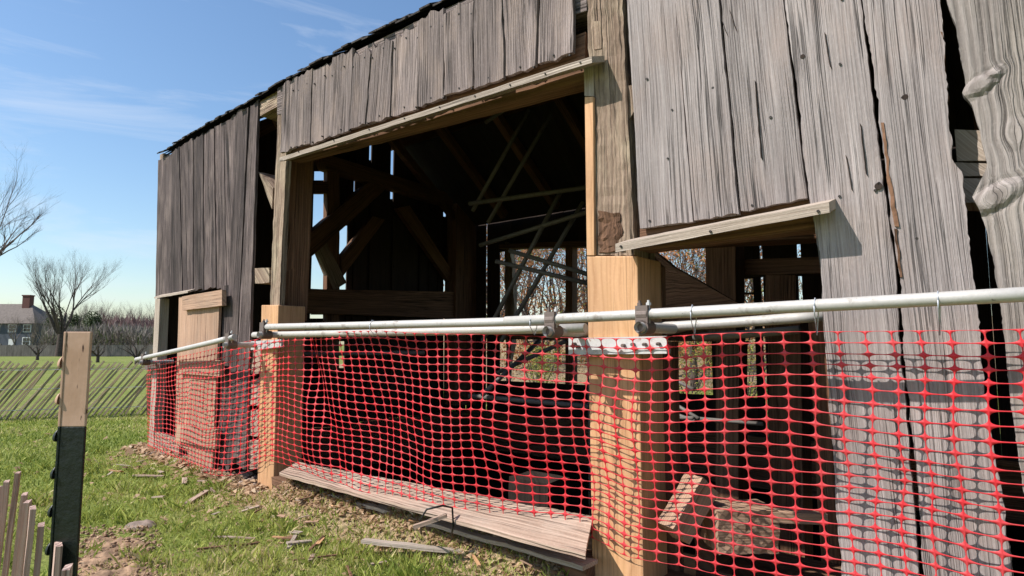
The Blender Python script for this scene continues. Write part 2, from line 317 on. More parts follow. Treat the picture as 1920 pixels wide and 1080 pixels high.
REDTW=blades_mat('reddish budding twigs',(0.15,0.085,0.08),(0.22,0.125,0.115),(0.24,0.15,0.12))
BARK=flat('grey bark',(0.22,0.18,0.155),0.9,nscale=6,amt=0.35)
BARKD=flat('dark bark',(0.07,0.052,0.045),0.9,nscale=6,amt=0.35)
STONE=flat('field stone',(0.25,0.19,0.155),0.9,nscale=9,amt=0.45,bump=0.6)
SOIL=flat('bare soil',(0.25,0.16,0.10),0.95,nscale=14,amt=0.5,bump=1.0)
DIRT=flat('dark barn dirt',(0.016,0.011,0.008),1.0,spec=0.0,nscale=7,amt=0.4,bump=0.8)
LEAFG=flat('leaf covered ground',(0.26,0.19,0.11),0.95,nscale=30,amt=0.5,bump=1)
BRICK=flat('chimney brick',(0.13,0.06,0.05),0.9,nscale=8); HSID=flat('slate blue clapboard',(0.085,0.095,0.12),0.8,nscale=5,amt=0.1)
WHITE=flat('white paint',(0.72,0.72,0.72),0.6,nscale=3,amt=0.05); GLASS=flat('dark window glass',(0.03,0.04,0.05),0.1,0,0.6,2,0.1,0)
HROOF=flat('brown roof shingles',(0.15,0.125,0.11),0.9,nscale=3,amt=0.15); BLACK=flat('iron nail',(0.02,0.015,0.012),0.6); WIRE=metal('fence wire',(0.45,0.47,0.52),(0.3,0.2,0.15))
CABLE=flat('black cable',(0.015,0.015,0.015),0.5)
# ---------------------------------------------------------------- ground
def ground():
    """turf sheet in barn coordinates with the barn's footprint left open"""
    ss=[-1500,-500,-200,-100,-60,-40]+list(np.arange(-30,-9.9,2))+[-9,-8,LC+HQ-0.0]+list(np.linspace(LC+HQ,SR,14)[1:])+[3.5,5,8,12,20,40,100,400,1500]
    ts=[-1500,-400,-150,-80,-50,-30,-20,-14,-10,-8,-6.5,-DEPTH]+[-2.5,0]+[0.5,1,1.5,2,3,4,5,7,10,20,50,200,1500]
    mb=MB(); idx={}
    for j,q in enumerate(ts):
        for i,s_ in enumerate(ss):
            P=M.P(s_,GZ,0)+NM*q
            if q>-0.01 and q<3 or (q<=0 and q>=-DEPTH-.01):
                pass
            if s_<HQ-0.01 and s_>=LC+HQ-0.01 and abs(q)<0.01: P=L.P((s_-HQ)*(LC/(LC)),GZ,0.0)
            far=max(abs(P.x),abs(P.y))
            z=GZ
            if far<30 and not(-DEPTH-.01<=q<=0.01 and LC+HQ-.01<=s_<=SR+.01): z+=0.012*noise.noise(Vector((P.x*.7,P.y*.7,0)))
            idx[i,j]=len(mb.v); mb.v.append(Vector((P.x,P.y,z)))
    for j in range(len(ts)-1):
        for i in range(len(ss)-1):
            if ts[j]>=-DEPTH-.01 and ts[j+1]<=0.01 and ss[i]>=LC+HQ-.01 and ss[i+1]<=SR+.01: continue
            q=[idx[i,j],idx[i+1,j],idx[i+1,j+1],idx[i,j+1]]
            mb.face(q,[(mb.v[k].x,mb.v[k].y) for k in q])
    o=mb.build('ground',TURF); tag(o,kind='structure')
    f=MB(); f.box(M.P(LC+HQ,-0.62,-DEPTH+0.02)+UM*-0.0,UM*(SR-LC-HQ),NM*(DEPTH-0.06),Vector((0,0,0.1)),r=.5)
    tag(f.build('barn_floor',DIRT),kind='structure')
ground()
# ---------------------------------------------------------------- barn
BL=M.P(-1.5,GZ,0)
barn=empty('barn',BL,'old weathered timber barn with open doorway, missing boards and a fresh wooden post','barn')
def E(fr,x0,y0,x1,y1,d=0.0):
    a,za=fr.px(x0,y0,d); b,zb=fr.px(x1,y1,d); return lambda z:a+(b-a)*(z-za)/(zb-za)
def shift(e,g): return lambda z:e(z)+g
TH=0.026
# left bay siding
xt=[301,327,342,351,368,386,407,425,445,471,489]; xb=[297,325,347,356,368,387,410,429,451,461,476]
mb=MB(); es=[E(L,a,290,b,500) for a,b in zip(xt,xb)]
zdoor=L.px(330,552)[1]; zb2=L.px(440,888)[1]
for i in range(10):
    full=i>=8; zb=(zb2+random.uniform(0,.08),)*2 if full else (zdoor-0.01,)*2
    g=0.012 if i in(2,4) else 0.003
    eL,eR=es[i],es[i+1]
    if full:
        eL=E(L,xt[i],290,[0,0,0,0,0,0,0,0,418,440][i],880) ; eR=E(L,xt[i+1],200,[0,0,0,0,0,0,0,0,440,466][i],880)
    if i==7: eR=E(L,445,290,437,540)
    mb.board(L,shift(eL,g),shift(eR,-0.003),zb,(EZ+0.0+random.uniform(-.02,0.0),)*2,random.uniform(-0.006,0.006),TH,jT=0.03,jB=0.03 if not full else 0.09,er=0.006)
# the board pair beside the door reaching down
e1=E(L,420,540,414,880); e2=E(L,437,540,430,880)
mb.board(L,e1,e2,(zb2+.05,)*2,(zdoor+.01,)*2,0.002,TH,jB=0.07)
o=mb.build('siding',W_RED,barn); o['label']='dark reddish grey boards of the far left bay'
# header siding above the doorway
hx=[(542,537),(568,563),(597,593),(635,627),(673,665),(710,697),(750,743),(795,793),(843,845),(900,900),(953,958),(1022,1017),(1090,1087)]
def hy(x): return 294+(x-537)*(98-280)/(1087-537)
mb=MB()
for i in range(12):
    a=hx[i]; b=hx[i+1]
    e1=E(M,a[0],-0.47*(a[0]-540)+160,a[1],hy(a[1])); e2=E(M,b[0],-0.47*(b[0]-540)+160,b[1],hy(b[1]))
    zl=M.px(a[1],hy(a[1]))[1]; zr=M.px(b[1],hy(b[1]))[1]
    g=[0.002,0.004,0.006,0.003,0.006,0.002,0.003,0.006,0.008,0.005,0.012,0.022][i]
    top=EZ+0.0-(random.uniform(0,0.09) if 3<i<10 else 0)
    mb.board(M,shift(e1,g/2),shift(e2,-g/2),(zl+random.uniform(0,.02),zr+random.uniform(0,.02)),(top,top+random.uniform(-.03,.02)),0.03+random.uniform(-.006,.008),TH,jT=0.05,jB=0.018,er=0.007,cup=random.uniform(-.004,.008))
o=mb.build('siding',W_HEAD,barn); o['label']='short ragged boards above the main doorway'
# backing behind the header siding (the lintel) so that the sky does not show
lm=MB(); lm.quad(M,[(520,165),(1100,-110),(1100,20),(520,215)],-0.16,0.02,amp=0.006,r=.3); lm.build('wall_plate',W_HEAD,barn)
# right siding
edg=[E(M,1183,0,1208,432),E(M,1273,0,1309,418),E(M,1355,0,1393,402),E(M,1475,0,1522,380),E(M,1618,0,1680,480),E(M,1765,0,1825,560)]
mb=MB(); zE=EZ-0.01
zl=lambda e,x,y:M.px(x,y)[1]
z0=[M.px(1208,432)[1],M.px(1309,418)[1],M.px(1393,402)[1],M.px(1522,376)[1]]
for i in range(3):
    g=(0.0,0.003,0.009,0.006)[i]; g2=(0.003,0.004,0.006)[i]
    mb.board(M,shift(edg[i],g),shift(edg[i+1],-g2),(z0[i],z0[i+1]-0.005*(i==1)),(zE,zE),0.015+0.006*(i==1),0.03,jB=0.008,er=0.003,r=(0.62,0.55,0.5)[i],nu=8,step=.05)
def mixe(a,b,zc): return lambda z:a(z) if z>zc else b(z)
zc=M.px(1540,430)[1]
jl=E(M,1541,480,1582,1080); zN=M.px(1538,470)[1]
lowR=E(M,1680,480,1730,1080)
e4=lambda z:(edg[4](z) if z>1.65 else lowR(z))
e3=lambda z:(edg[3](z)+.006 if z>zN else jl(z))
mb.board(M,e3,lambda z:e4(z)-.005,(0.12,0.1),(zE,zE),0.012,0.032,jB=0.02,er=0.005,r=0.68,nu=12,step=.03)
def e5(z):
    a=M.px(1765,0)[0]; pts=[(M.px(x,y)[1],M.px(x,y)[0]) for x,y in((1900,1080),(1862,820),(1840,660),(1828,540),(1812,400),(1805,330),(1790,310),(1783,200),(1768,60),(1765,0))]
    if z<=pts[0][0]: return pts[0][1]
    for (za,sa),(zb,sb) in zip(pts,pts[1:]):
        if z<=zb: return sa+(sb-sa)*(z-za)/(zb-za)
    return pts[-1][1]
mb.board(M,shift(e4,0.007),e5,(0.1,0.1),(zE,zE),0.02,0.03,jB=0.02,er=0.006,r=0.45,nu=12,step=.018)
o=mb.build('siding',W_NEAR,barn,bevel=0); o['label']='wide silver grey boards right of the fresh post'
# boards beyond the right edge of the photo
mb=MB(); 
def stepfn(x): return lambda z:x
# live-edge slab
mb2=MB()
def eS(z):
    pts=[(M.px(x,y,0.04)[1],M.px(x,y,0.04)[0]) for x,y in((1935,1080),(1903,800),(1885,650),(1864,500),(1850,430),(1836,398),(1824,372),(1838,345),(1852,318),(1840,250),(1823,200),(1806,180),(1812,165),(1798,102),(1790,50),(1776,9),(1770,-60),(1760,-200))]
    if z<=pts[0][0]: return pts[0][1]
    for (za,sa),(zb,sb) in zip(pts,pts[1:]):
        if z<=zb: return sa+(sb-sa)*(z-za)/(zb-za)
    return pts[-1][1]
KN=[]
for (x,y,ka,kb,kt,kh) in ((1838,160,.055,.028,.5,.013),(1868,136,.025,.018,.4,.007),(1862,372,.085,.036,.5,.016),(1905,250,.04,.05,0,.004)):
    q_,z_=M.px(x,y,.08); KN.append((q_,z_,ka,kb,kt,kh))
mb2.board(M,eS,stepfn(2.02),(0.1,0.1),(zE,zE),0.03,0.05,er=0.004,nu=34,step=.013,cup=-0.004,r=.6,follow=.18,knots=KN)
o=mb2.build('slab_board',W_SLAB,barn,smooth=False); o['label']='wavy edged knotty slab at the far right'
mb.board(M,stepfn(2.03),stepfn(2.36),(0.1,0.1),(zE,zE),0.01,0.03,jB=.02); mb.board(M,stepfn(2.37),stepfn(SR),(0.1,0.1),(zE,zE),0.01,0.03,jB=.02)
o=mb.build('siding',W_NEAR,barn); o['label']='end boards beyond the knotty slab'
# blocks seen through the gap between board and slab
st=MB()
for y0,y1,r_ in((242,300,.9),(303,330,.4),(333,380,.6)):
    st.quad(M,[(1790,y0),(1872,y0+4),(1880,y1),(1795,y1)],-0.25,-0.06,amp=.004,r=r_)
st.build('blocking',W_TRIM,barn)
# nails
for x,y in ((1578,-2),(1340,303),(1333,298),(1384,388),(1260,206),(1252,297),(1218,414),(1445,220),(1692,183),(1641,357),(1648,344),(1574,368),(1790,318),(1719,447),(1410,385),(1213,148),(1337,165),(1575,120)):
    k=MB(); c=M.at(x,y,0.046); k.tube([c-M.n*0.004,c+M.n*0.003],0.0045+random.uniform(0,.002),10); k.build('nail',BLACK,barn)
def splint(pts,mat,name,label=None,d1=.053):
    k=MB(); k.quad(M,pts,.03,d1,amp=.006,seg=.02,nf=30); o=k.build(name,mat,barn)
    if label: o['label']=label
for pts in ([(1652,230),(1657,230),(1669,330),(1664,330)],[(1663,330),(1670,330),(1685,425),(1677,425)],[(1677,430),(1682,430),(1692,520),(1687,520)]):
    splint(pts,W_TIMB,'splinter','rotten brown splinters along a board seam')
for pts in ([(1762,60),(1768,60),(1778,190),(1773,170)],):
    splint(pts,W_TIMB,'splinter',None,.051)
for x,y,rx in ((1341,303,.012),(1647,349,.014),(1505,106,.010),(1572,-30,.012),(1697,182,.011),(1410,420,.008)):
    k=MB(); c=M.at(x,y,.047); k.tube([c-M.n*.01,c+M.n*.002],[rx*.9,rx],14); k.build('knot',W_IN,barn)
for x,y0,y1 in ((1352,35,70),(1368,18,60),(1612,230,330),(1585,290,360),(1300,40,110),(1415,150,300),(1545,60,130)):
    k=MB(); k.quad(M,[(x,y0),(x+2.5,y0+4),(x+14,y1),(x+11,y1-5)],.03,.0485,amp=.003,seg=.02,nf=25); k.build('crack',W_IN,barn)
# posts
def post(fr,x0y0,x1y1,x2y2,x3y3,dep,d,amp,mat,name,label=None,bev=0,seg=.05):
    p=MB(); p.quad(fr,[x0y0,x1y1,x2y2,x3y3],d-dep,d,amp=amp,seg=seg,nf=14); o=p.build(name,mat,barn,bevel=bev)
    if label: o['label']=label
    return o
g2=MB(); g2.quad(M,[(470,178),(545,148),(545,190),(480,215)],-.24,-.2,amp=.0,r=.3); g2.build('wall_plate',W_TIMB,barn)
post(M,(1100,480),(1195,480),(1207,1115),(1111,1115),0.27,0.03,0,W_FIR,'post','fresh sawn fir post between the doorways',bev=.006)
op=MB(); op.quad(M,[(1098,-130),(1160,-130),(1190,479),(1113,479)],-0.22,0.015,amp=0.007,seg=.02,nf=22)
o=op.build('post',W_HEWN,barn); o['label']='hewn rotten upper post beside the doorway'
cv=MB(); cv.quad(M,[(1122,395),(1160,400),(1172,470),(1124,474)],0.0,0.022,amp=0.014,seg=.02,nf=30,r=.1); cv.build('rotten_patch',W_TIMB,barn)
for (x,y) in ((1112,40),):
    k=MB(); k.quad(M,[(x,y),(x+14,y-1),(x+16,y+50),(x+2,y+52)],0.01,0.019,r=.8,amp=.004,seg=.03); k.build('scarf_patch',W_HEWN,barn)
post(M,(1096,182),(1112,181),(1114,479),(1100,479),0.1,0.035,0,W_FIR,'stud','fresh narrow stud lining the doorway',bev=.003)
post(M,(1094,120),(1113,112),(1113,180),(1096,180),0.1,0.02,0.003,W_TRIM,'jamb_block')
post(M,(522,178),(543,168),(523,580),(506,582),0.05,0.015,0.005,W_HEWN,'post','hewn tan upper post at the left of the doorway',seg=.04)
post(M,(524,160),(544,150),(524,600),(508,602),0.27,-0.034,0.006,W_TIMB,'post','post added behind the hewn face, coloured dark for the shaded reveal',seg=.1)  # added dark timber: shade on the post's inner side put into its colour
post(M,(490,572),(522,572),(512,930),(482,930),0.26,0.03,0,W_FIR,'post','fresh sawn fir post at the left of the doorway',bev=.006)
# pieces in the gap left of that post
gp_=MB(); gp_.quad(M,[(485,322),(498,335),(512,352),(510,392)],-0.2,-0.03,amp=.006,r=.7); gp_.build('brace',W_HEWN,barn)
g2=MB(); g2.quad(M,[(478,503),(505,502),(505,530),(478,532)],-0.35,0.0,amp=.004,r=.9); g2.build('girt',W_HEWN,barn)
g2=MB(); g2.quad(M,[(488,190),(532,164),(533,192),(488,218)],-0.2,-0.01,amp=.006,r=.6); g2.build('wall_plate',W_HEWN,barn)
for y0,y1 in((655,702),(712,760),(768,818),(826,880)):
    g2=MB(); x=random.uniform(-3,3); g2.quad(M,[(468+x,y0),(495,y0-2),(495,y1),(466+x,y1-1)],-0.3,-0.02,amp=.01,seg=.03,r=random.random()); g2.build('cribbing_block',W_PLANK,barn)
g2=MB(); g2.quad(M,[(1173,160),(1192,158),(1196,190),(1178,228)],-0.15,0.0,amp=.008,seg=.03,r=.9); g2.build('brace',W_HEWN,barn)
# drip boards and header beam
def drip(name,pl,pr,thk,out,drop,mat,fr=M,d0=0.03,label=None):
    a=fr.at(*pl,d0+out); b=fr.at(*pr,d0+out); m=MB()
    A=a; Bq=b; up=Vector((0,0,drop)); back=-fr.n*out
    m.hexa([A,Bq,Bq+back+up,A+back+up,A+Vector((0,0,thk)),Bq+Vector((0,0,thk)),Bq+back+up+Vector((0,0,thk)),A+back+up+Vector((0,0,thk))],amp=.003,seg=.05)
    o=m.build(name,mat,barn)
    if label: o['label']=label
    return o
dr=drip('drip_board',(524,303),(1110,117),0.035,0.13,0.05,W_TRIM,label='long drip board over the main doorway')
for k in range(9):
    x=560+k*66; y=303-(x-524)*.317-7; c=M.at(x,y,.163); q=MB(); q.tube([c-M.n*.004,c+M.n*.003],.005,8); q.build('nail',BLACK,barn)
hb=MB(); hb.quad(M,[(536,255),(1098,60),(1096,150),(538,300)],-0.14,0.0,amp=.004,r=.5); o=hb.build('header_beam',W_TIMB,barn)
dr=drip('drip_board',(1154,473),(1555,398),0.042,0.14,0.04,W_TRIM,label='drip board over the right opening',d0=.03)
for x,y in((1164,462),(1332,434),(1534,396)):
    c=M.at(x,y,.173); q=MB(); q.tube([c-M.n*.004,c+M.n*.003],.006,10); q.build('nail',BLACK,barn)
hb=MB(); hb.quad(M,[(1200,400),(1540,345),(1540,428),(1200,470)],-0.12,0.0,amp=.003,r=.4); hb.build('header_beam',W_TIMB,barn)
jb=MB(); jb.quad(M,[(1528,425),(1546,420),(1550,500),(1538,505)],-0.06,0.02,amp=.003,r=.7); jb.build('jamb_block',W_GREY,barn)
dr=drip('drip_board',(289,560),(352,549),0.02,0.10,0.04,W_TRIM,fr=L,d0=.0,label='small drip board at the left corner')
# corner post, lower left opening
c=MB(); c.quad(L,[(291,560),(300,560),(287,848),(278,846)],-0.09,0.012,amp=.003); c.build('corner_post',W_TRIM,barn)
c=MB(); c.quad(L,[(300,290),(306,287),(299,560),(294,560)],-0.10,-0.002,amp=.004,r=.9); c.build('corner_post',W_HEWN,barn)
c=MB(); c.quad(L,[(286,808),(336,826),(334,868),(283,846)],-0.04,0.0,amp=.004); c.build('sill_board',W_PLANK,barn)
c=MB(); c.quad(L,[(302,562),(334,556),(330,822),(296,806)],-0.45,-0.40,amp=.004,r=.5); c.build('partition',W_TIMB,barn)
# door
D0=0.045; dr_=empty('door',(0,0,0),None,None); dr_.parent=barn
del_=[k for k in dr_.keys()]
dp_=L.at(380,870,D0); dr_.location=dp_-BL
m=MB(); dxt=[341,366,391,417]; dxb=[332,356,380,404]
for i in range(3):
    zb=L.px(dxb[i],[835,878,882][i],D0)[1]; m.board(L,E(L,dxt[i],560,dxb[i],870,D0),shift(E(L,dxt[i+1],560,dxb[i+1],870,D0),-.004),(zb,zb),(L.px(380,552,D0)[1],)*2,D0,.025,jB=.01,er=.002)
m.build('panel',W_DOOR,dr_)
for pts in ([(341,556),(416,543),(416,573),(342,582)],[(336,672),(412,676),(411,706),(334,700)],[(332,796),(404,806),(403,842),(329,826)]):
    m=MB(); m.quad(L,pts,D0+.024,D0+.066,amp=.002); m.build('batten',W_DOOR,dr_)
barn_doors=dr_
# foundation
fd=MB()
for i in range(150):
    s_=random.uniform(LC-0.05,-0.1); rr=random.uniform(.02,.06); c=L.P(s_,GZ+random.uniform(-.03,.045),-0.06+random.uniform(-.05,.16))
    fn=lambda a,b,c=c,rr=rr:(lambda v:nv(c+Vector((v.x*1.3,v.y,v.z*.7))*rr,22,.02))(Vector((math.cos(a*6.2832)*math.sin(b*math.pi),math.sin(a*6.2832)*math.sin(b*math.pi),-math.cos(b*math.pi))))
    fd.grid(fn,7,5,lambda a,b:(a,b),random.random())
o=fd.build('foundation_rubble',STONE,barn); o['kind']='stuff'
fw=MB(); fw.box(L.P(LC,-.6,-.3),L.a*(-LC),L.n*0.16,Vector((0,0,.68)),amp=.02); fw.box(M.P(HQ,-.6,-.3),M.a*(SR-HQ),M.n*0.2,Vector((0,0,.72)),amp=.01)
fw.box(G.P(0.16,-.6,0),G.a*(DEPTH-.3),G.n*.25,Vector((0,0,.7)),amp=.02); fw.box(B.P(0,-.6,-.1),B.a*(SR-LC-HQ),B.n*.25,Vector((0,0,.7)),amp=.02)
fw.build('foundation_wall',W_TIMB,barn)
# gable and back walls, seen from inside
def rz(t): return EZ+TAN*min(t,DEPTH-t)
gm=MB()
def gx(x,y=420): return G.px(x,y,0)[0]
def gb(a,b,z0=.1,z1=None,r=None):
    for k in range(max(1,round((b-a)/.27))):
        n=max(1,round((b-a)/.27)); s0=a+(b-a)*k/n; s1=a+(b-a)*(k+1)/n
        gm.board(G,stepfn(s0+.001),stepfn(s1-.001),(z0,z0),((rz(s0)-.03,rz(s1)-.03) if z1 is None else (z1,z1)),-.03,.025,er=.0015,step=.3,nu=2,cup=.0)
cuts=[(587,614),(637,653),(662,665),(690,695),(731,737),(784,788),(802,806),(818,823),(831,837)]
prev=0.0
for a,b in cuts: gb(prev,gx(a)); prev=gx(b)
gb(prev,DEPTH)
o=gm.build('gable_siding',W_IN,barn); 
pm=MB()
def patch(x0,y0,x1,y1): pm.quad(G,[(x0-(7 if y1>640 or y0<200 else 0),y0),(x1+(7 if y1>640 or y0<200 else 0),y0),(x1+(7 if y1>640 else 0),y1),(x0-(7 if y1>640 else 0),y1)],-.055,-.032,r=random.random())
patch(584,120,617,321); patch(584,338,617,364); patch(584,545,617,590); patch(584,597,617,860); patch(634,150,656,423); patch(634,546,656,640); patch(634,690,656,860)
patch(689,120,697,262); patch(689,300,697,860); patch(660,120,667,328); patch(660,364,667,860); patch(730,120,738,244); patch(730,373,738,860); patch(782,120,790,283); patch(782,337,790,860)
patch(801,120,808,264); patch(801,291,808,860); patch(817,120,825,269); patch(817,320,825,860); patch(830,120,838,379); patch(830,406,838,500)
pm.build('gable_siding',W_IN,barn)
tb=[]
def timber(fr,pts,d0,d1,name='beam',mat=None,amp=.006,r=None):
    m=MB(); m.quad(fr,pts,d0,d1,amp=amp,seg=.2,r=r); return m.build(name,mat or W_TIMB,barn)
timber(G,[(560,541),(882,548),(882,598),(560,586)],0,.2,'girt',r=.9)
timber(G,[(596,283),(850,364),(850,387),(612,316)],0,.2,'tie_beam',r=.6)
timber(G,[(560,455),(705,330),(745,335),(566,498)],0.02,.16,'brace',r=.5)
timber(G,[(588,452),(608,446),(650,530),(626,545)],0.02,.12,'brace',W_HEWN,r=.2)
timber(G,[(640,480),(700,405),(722,412),(642,520)],0.02,.12,'brace',r=.4)
timber(G,[(745,390),(768,385),(856,520),(842,528)],0.02,.12,'brace',r=.6)
timber(G,[(614,312),(637,318),(636,700),(612,700)],0.0,.1,'stud',r=.5)
timber(G,[(590,340),(616,340),(616,362),(590,362)],0.0,.1,'girt',r=.3)
timber(G,[(857,330),(902,340),(898,760),(852,760)],0.0,.24,'post',r=.9)
timber(G,[(826,500),(828,500),(846,522),(845,545)],0.0,.02,'girt')
# back wall
bm_=MB()
def bx(x,y=520): return B.px(x,y,0)[0]
def bb(a,b,z0,z1):
    n=max(1,round((b-a)/.28))
    for k in range(n):
        s0=a+(b-a)*k/n; s1=a+(b-a)*(k+1)/n
        bm_.board(B,stepfn(s0+.001),stepfn(s1-.001),(z0,z0),(z1,z1),-.03,.025,er=.0015,step=.4,nu=2,cup=0)
def bz(y,x): return B.px(x,y,0)[1]
TOPZ=EZ-.02
bb(0,bx(910),.1,TOPZ); bb(bx(913),bx(936),.1,TOPZ)
bb(bx(936),bx(1112),bz(462,1020),TOPZ); bb(bx(936),bx(1112),.1,bz(718,1020))
bb(bx(1112),bx(1230),.1,TOPZ); bb(bx(1230),bx(1330),bz(436,1280),TOPZ); bb(bx(1230),bx(1330),.1,bz(738,1280))
bb(bx(1330),bx(1379),.1,TOPZ); bb(bx(1379),bx(1411),bz(523,1395),TOPZ); bb(bx(1379),bx(1411),.1,bz(745,1395))
bb(bx(1411),bx(1426),.1,TOPZ); bb(bx(1430),bx(1496),.1,TOPZ); bb(bx(1503),SR-LC-HQ-.2,.1,TOPZ)
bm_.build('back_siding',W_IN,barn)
timber(B,[(936,458),(1112,450),(1112,462),(936,466)],0.0,.2,'header_beam')
timber(B,[(1060,455),(1073,455),(1073,720),(1060,720)],0.0,.15,'post')
timber(B,[(945,455),(957,455),(966,600),(950,720)],-0.1,0.0,'post',W_HEWN,amp=.03)
timber(B,[(936,604),(1330,590),(1330,640),(936,636)],0.0,.15,'girt')
timber(B,[(1379,548),(1411,548),(1411,552),(1379,552)],0.0,.05,'girt')
# interior framing in the right part
def tm(d,pts,th=.2,**k): return timber(M,pts,d-th,d,**k)
tm(-1.6,[(1205,455),(1262,500),(1420,590),(1205,640)],.08,name='brace',r=.3)
tm(-2.9,[(1322,430),(1378,425),(1380,640),(1326,640)],.25,name='post',r=.9)
tm(-3.2,[(1378,487),(1560,480),(1560,512),(1378,516)],.25,name='beam',r=.7)
tm(-3.0,[(1435,516),(1492,516),(1492,640),(1435,640)],.05,name='board',r=.8)
tm(-1.0,[(1240,430),(1560,415),(1560,445),(1240,462)],.2,name='beam',r=.3)
tm(-2.2,[(1440,600),(1500,600),(1510,1100),(1445,1100)],.25,name='post',r=.8)
tm(-1.9,[(1342,640),(1385,640),(1385,1040),(1342,1040)],.2,name='post',r=.4)
tm(-1.0,[(1515,600),(1545,600),(1580,1150),(1545,1150)],.15,name='post',r=.6)
tm(-.3,[(1232,640),(1262,640),(1275,1110),(1240,1110)],.06,name='board',r=.4)
tm(-3.6,[(700,150),(1120,-60),(1120,-20),(700,190)],.25,name='tie_beam',r=.1)
tm(-0.25,[(1210,470),(1240,500),(1242,640),(1210,640)],.05,name='board',r=.4)
# rafters and ridge
RT=DEPTH/2
for k in range(9):
    s_=HQ+LC+0.15+k*(SR-HQ-LC-.3)/8
    m=MB(); a=M.P(s_,EZ-.12,-.2); bq=M.P(s_,EZ+TAN*RT-.12,-RT); cq=M.P(s_,EZ-.1,-DEPTH+.2)
    if s_<HQ: a=a-M.n*.12
    m.bar(a,bq,.11,.13,amp=.004,seg=.4); m.bar(bq,cq,.11,.13,amp=.004,seg=.4); m.build('rafter',W_TIMB,barn)
# roof: sheet plus real shingles along the eaves
fl=[L.P(LC-.06,0,0)]+[L.P(LC*(1-k/6),0,0) for k in range(1,6)]+[M.P(HQ+(SR+.1-HQ)*k/14,0,0) for k in range(15)]
def sag(k): return 0.012*math.sin(k*.9)
rf=MB(); n=len(fl)-1
up=lambda t:Vector((0,0,EZ+TAN*t+0.0))
def rfn(off):
    def f(a,b):
        x=a*n; i=min(int(x),n-1); p=fl[i]*(1-(x-i))+fl[i+1]*(x-i); t=-0.025+b*(RT+.025)
        return p-NM*t+Vector((0,0,EZ+TAN*t+off+sag(x)))
    return f
def rbk(off):
    def f(a,b):
        x=a*n; i=min(int(x),n-1); p0=M.P(HQ+LC-.1+a*(SR+.2-HQ-LC),0,0); p1=fl[i]*(1-(x-i))+fl[i+1]*(x-i); t=RT+b*(RT+.15)
        p=p1*(1-b)+p0*b
        return p-NM*t+Vector((0,0,EZ+TAN*(DEPTH-t)+off))
    return f
rf.grid(rfn(0.0),n,10,lambda a,b:(a*40,b*3),.5,flip=True); rf.grid(rfn(.03),n,10,lambda a,b:(a*9,b*3),.5)
rf.grid(rbk(0.0),n,6,lambda a,b:(a*40,b*3),.5,flip=True); rf.grid(rbk(.03),n,6,lambda a,b:(a*9,b*3),.5)
roof=rf.build('roof',W_SHIN,barn)
sh=MB(); tot=0
for row in range(6):
    for i in range(n):
        p,q=fl[i],fl[i+1]; ln=(q-p).length; x=0
        while x<ln:
            wd=random.uniform(.07,.15); e=min(x+wd,ln); a=p+(q-p)*(x/ln); b2=p+(q-p)*((e-.004)/ln)
            t0=-0.055+row*.13+random.uniform(-.03,.02); t1=t0+.42; lift=.030+.01*(row%2)+random.uniform(0,.022); sg=sag(i+x/ln)
            z=lambda t,h:Vector((0,0,EZ+TAN*t+h+sg)); dn=-NM
            h0=lift+.016; h1=.03
            sh.hexa([a+dn*t0+z(t0,h0),b2+dn*t0+z(t0,h0),b2+dn*t1+z(t1,h1),a+dn*t1+z(t1,h1),a+dn*t0+z(t0,h0+.014),b2+dn*t0+z(t0,h0+.014),b2+dn*t1+z(t1,h1+.006),a+dn*t1+z(t1,h1+.006)])
            x=e
o=sh.build('shingles',W_SHIN,roof)
# right gable, closed
rg=MB(); Rg=Fr(M.P(SR,0,-DEPTH),M.n,M.a)
k=0
while k<DEPTH-.05:
    rg.board(Rg,stepfn(k+.003),stepfn(min(k+.28,DEPTH)-.003),(.1,.1),(rz(k)-.03,rz(min(k+.28,DEPTH))-.03),-.03,.025,step=.5,nu=2); k+=.28
rg.build('gable_siding',W_IN,barn)
# ---------------------------------------------------------------- scaffold inside
def T(Y0,a,Y1,b): return [dp(*a,Y0),dp(*b,Y1)]
sc=empty('scaffold',dp(960,645,7.0)*1.0+Vector((0,0,-1.85)),'dim steel tube scaffold with paired diagonal braces standing inside the barn','scaffold')
for (Y0,a,Y1,b) in ((6.6,(992,205),6.9,(886,396)),(6.6,(1034,212),6.9,(915,418)),(6.2,(1050,362),6.5,(905,640)),(6.2,(1094,378),6.5,(940,640)),(6.6,(880,382),5.9,(1110,350)),(6.8,(900,460),5.9,(1110,395)),(6.4,(930,490),6.0,(1105,532)),(6.4,(955,470),6.0,(1105,515)),(6.3,(880,742),5.6,(1105,762)),(7,(1010,640),6,(905,740)),(6.6,(570,664),6.4,(795,661)),(7,(930,700),6.6,(1060,640)),(6.9,(968,190),7.1,(910,230))):
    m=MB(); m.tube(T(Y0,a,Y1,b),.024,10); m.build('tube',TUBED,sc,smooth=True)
for x in (1105,):
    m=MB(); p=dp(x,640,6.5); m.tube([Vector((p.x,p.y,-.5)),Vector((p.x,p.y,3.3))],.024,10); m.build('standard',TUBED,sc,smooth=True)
sp=empty('tube_stack',M.P(.9,-.5,-1.5),'grey scaffold tubes stacked on edge behind the netting in the right opening','scaffold tubes')
for a,b,Y in (((1245,745),(1310,785),4.1),((1245,768),(1302,790),4.1),((1248,782),(1300,784),4.1),((1310,785),(1430,795),4.0),((1240,700),(1300,730),4.3)):
    m=MB(); m.tube([dp(*a,Y),dp(*b,Y-.3)],.012,8); m.build('tube',TUBED,sp,smooth=True)
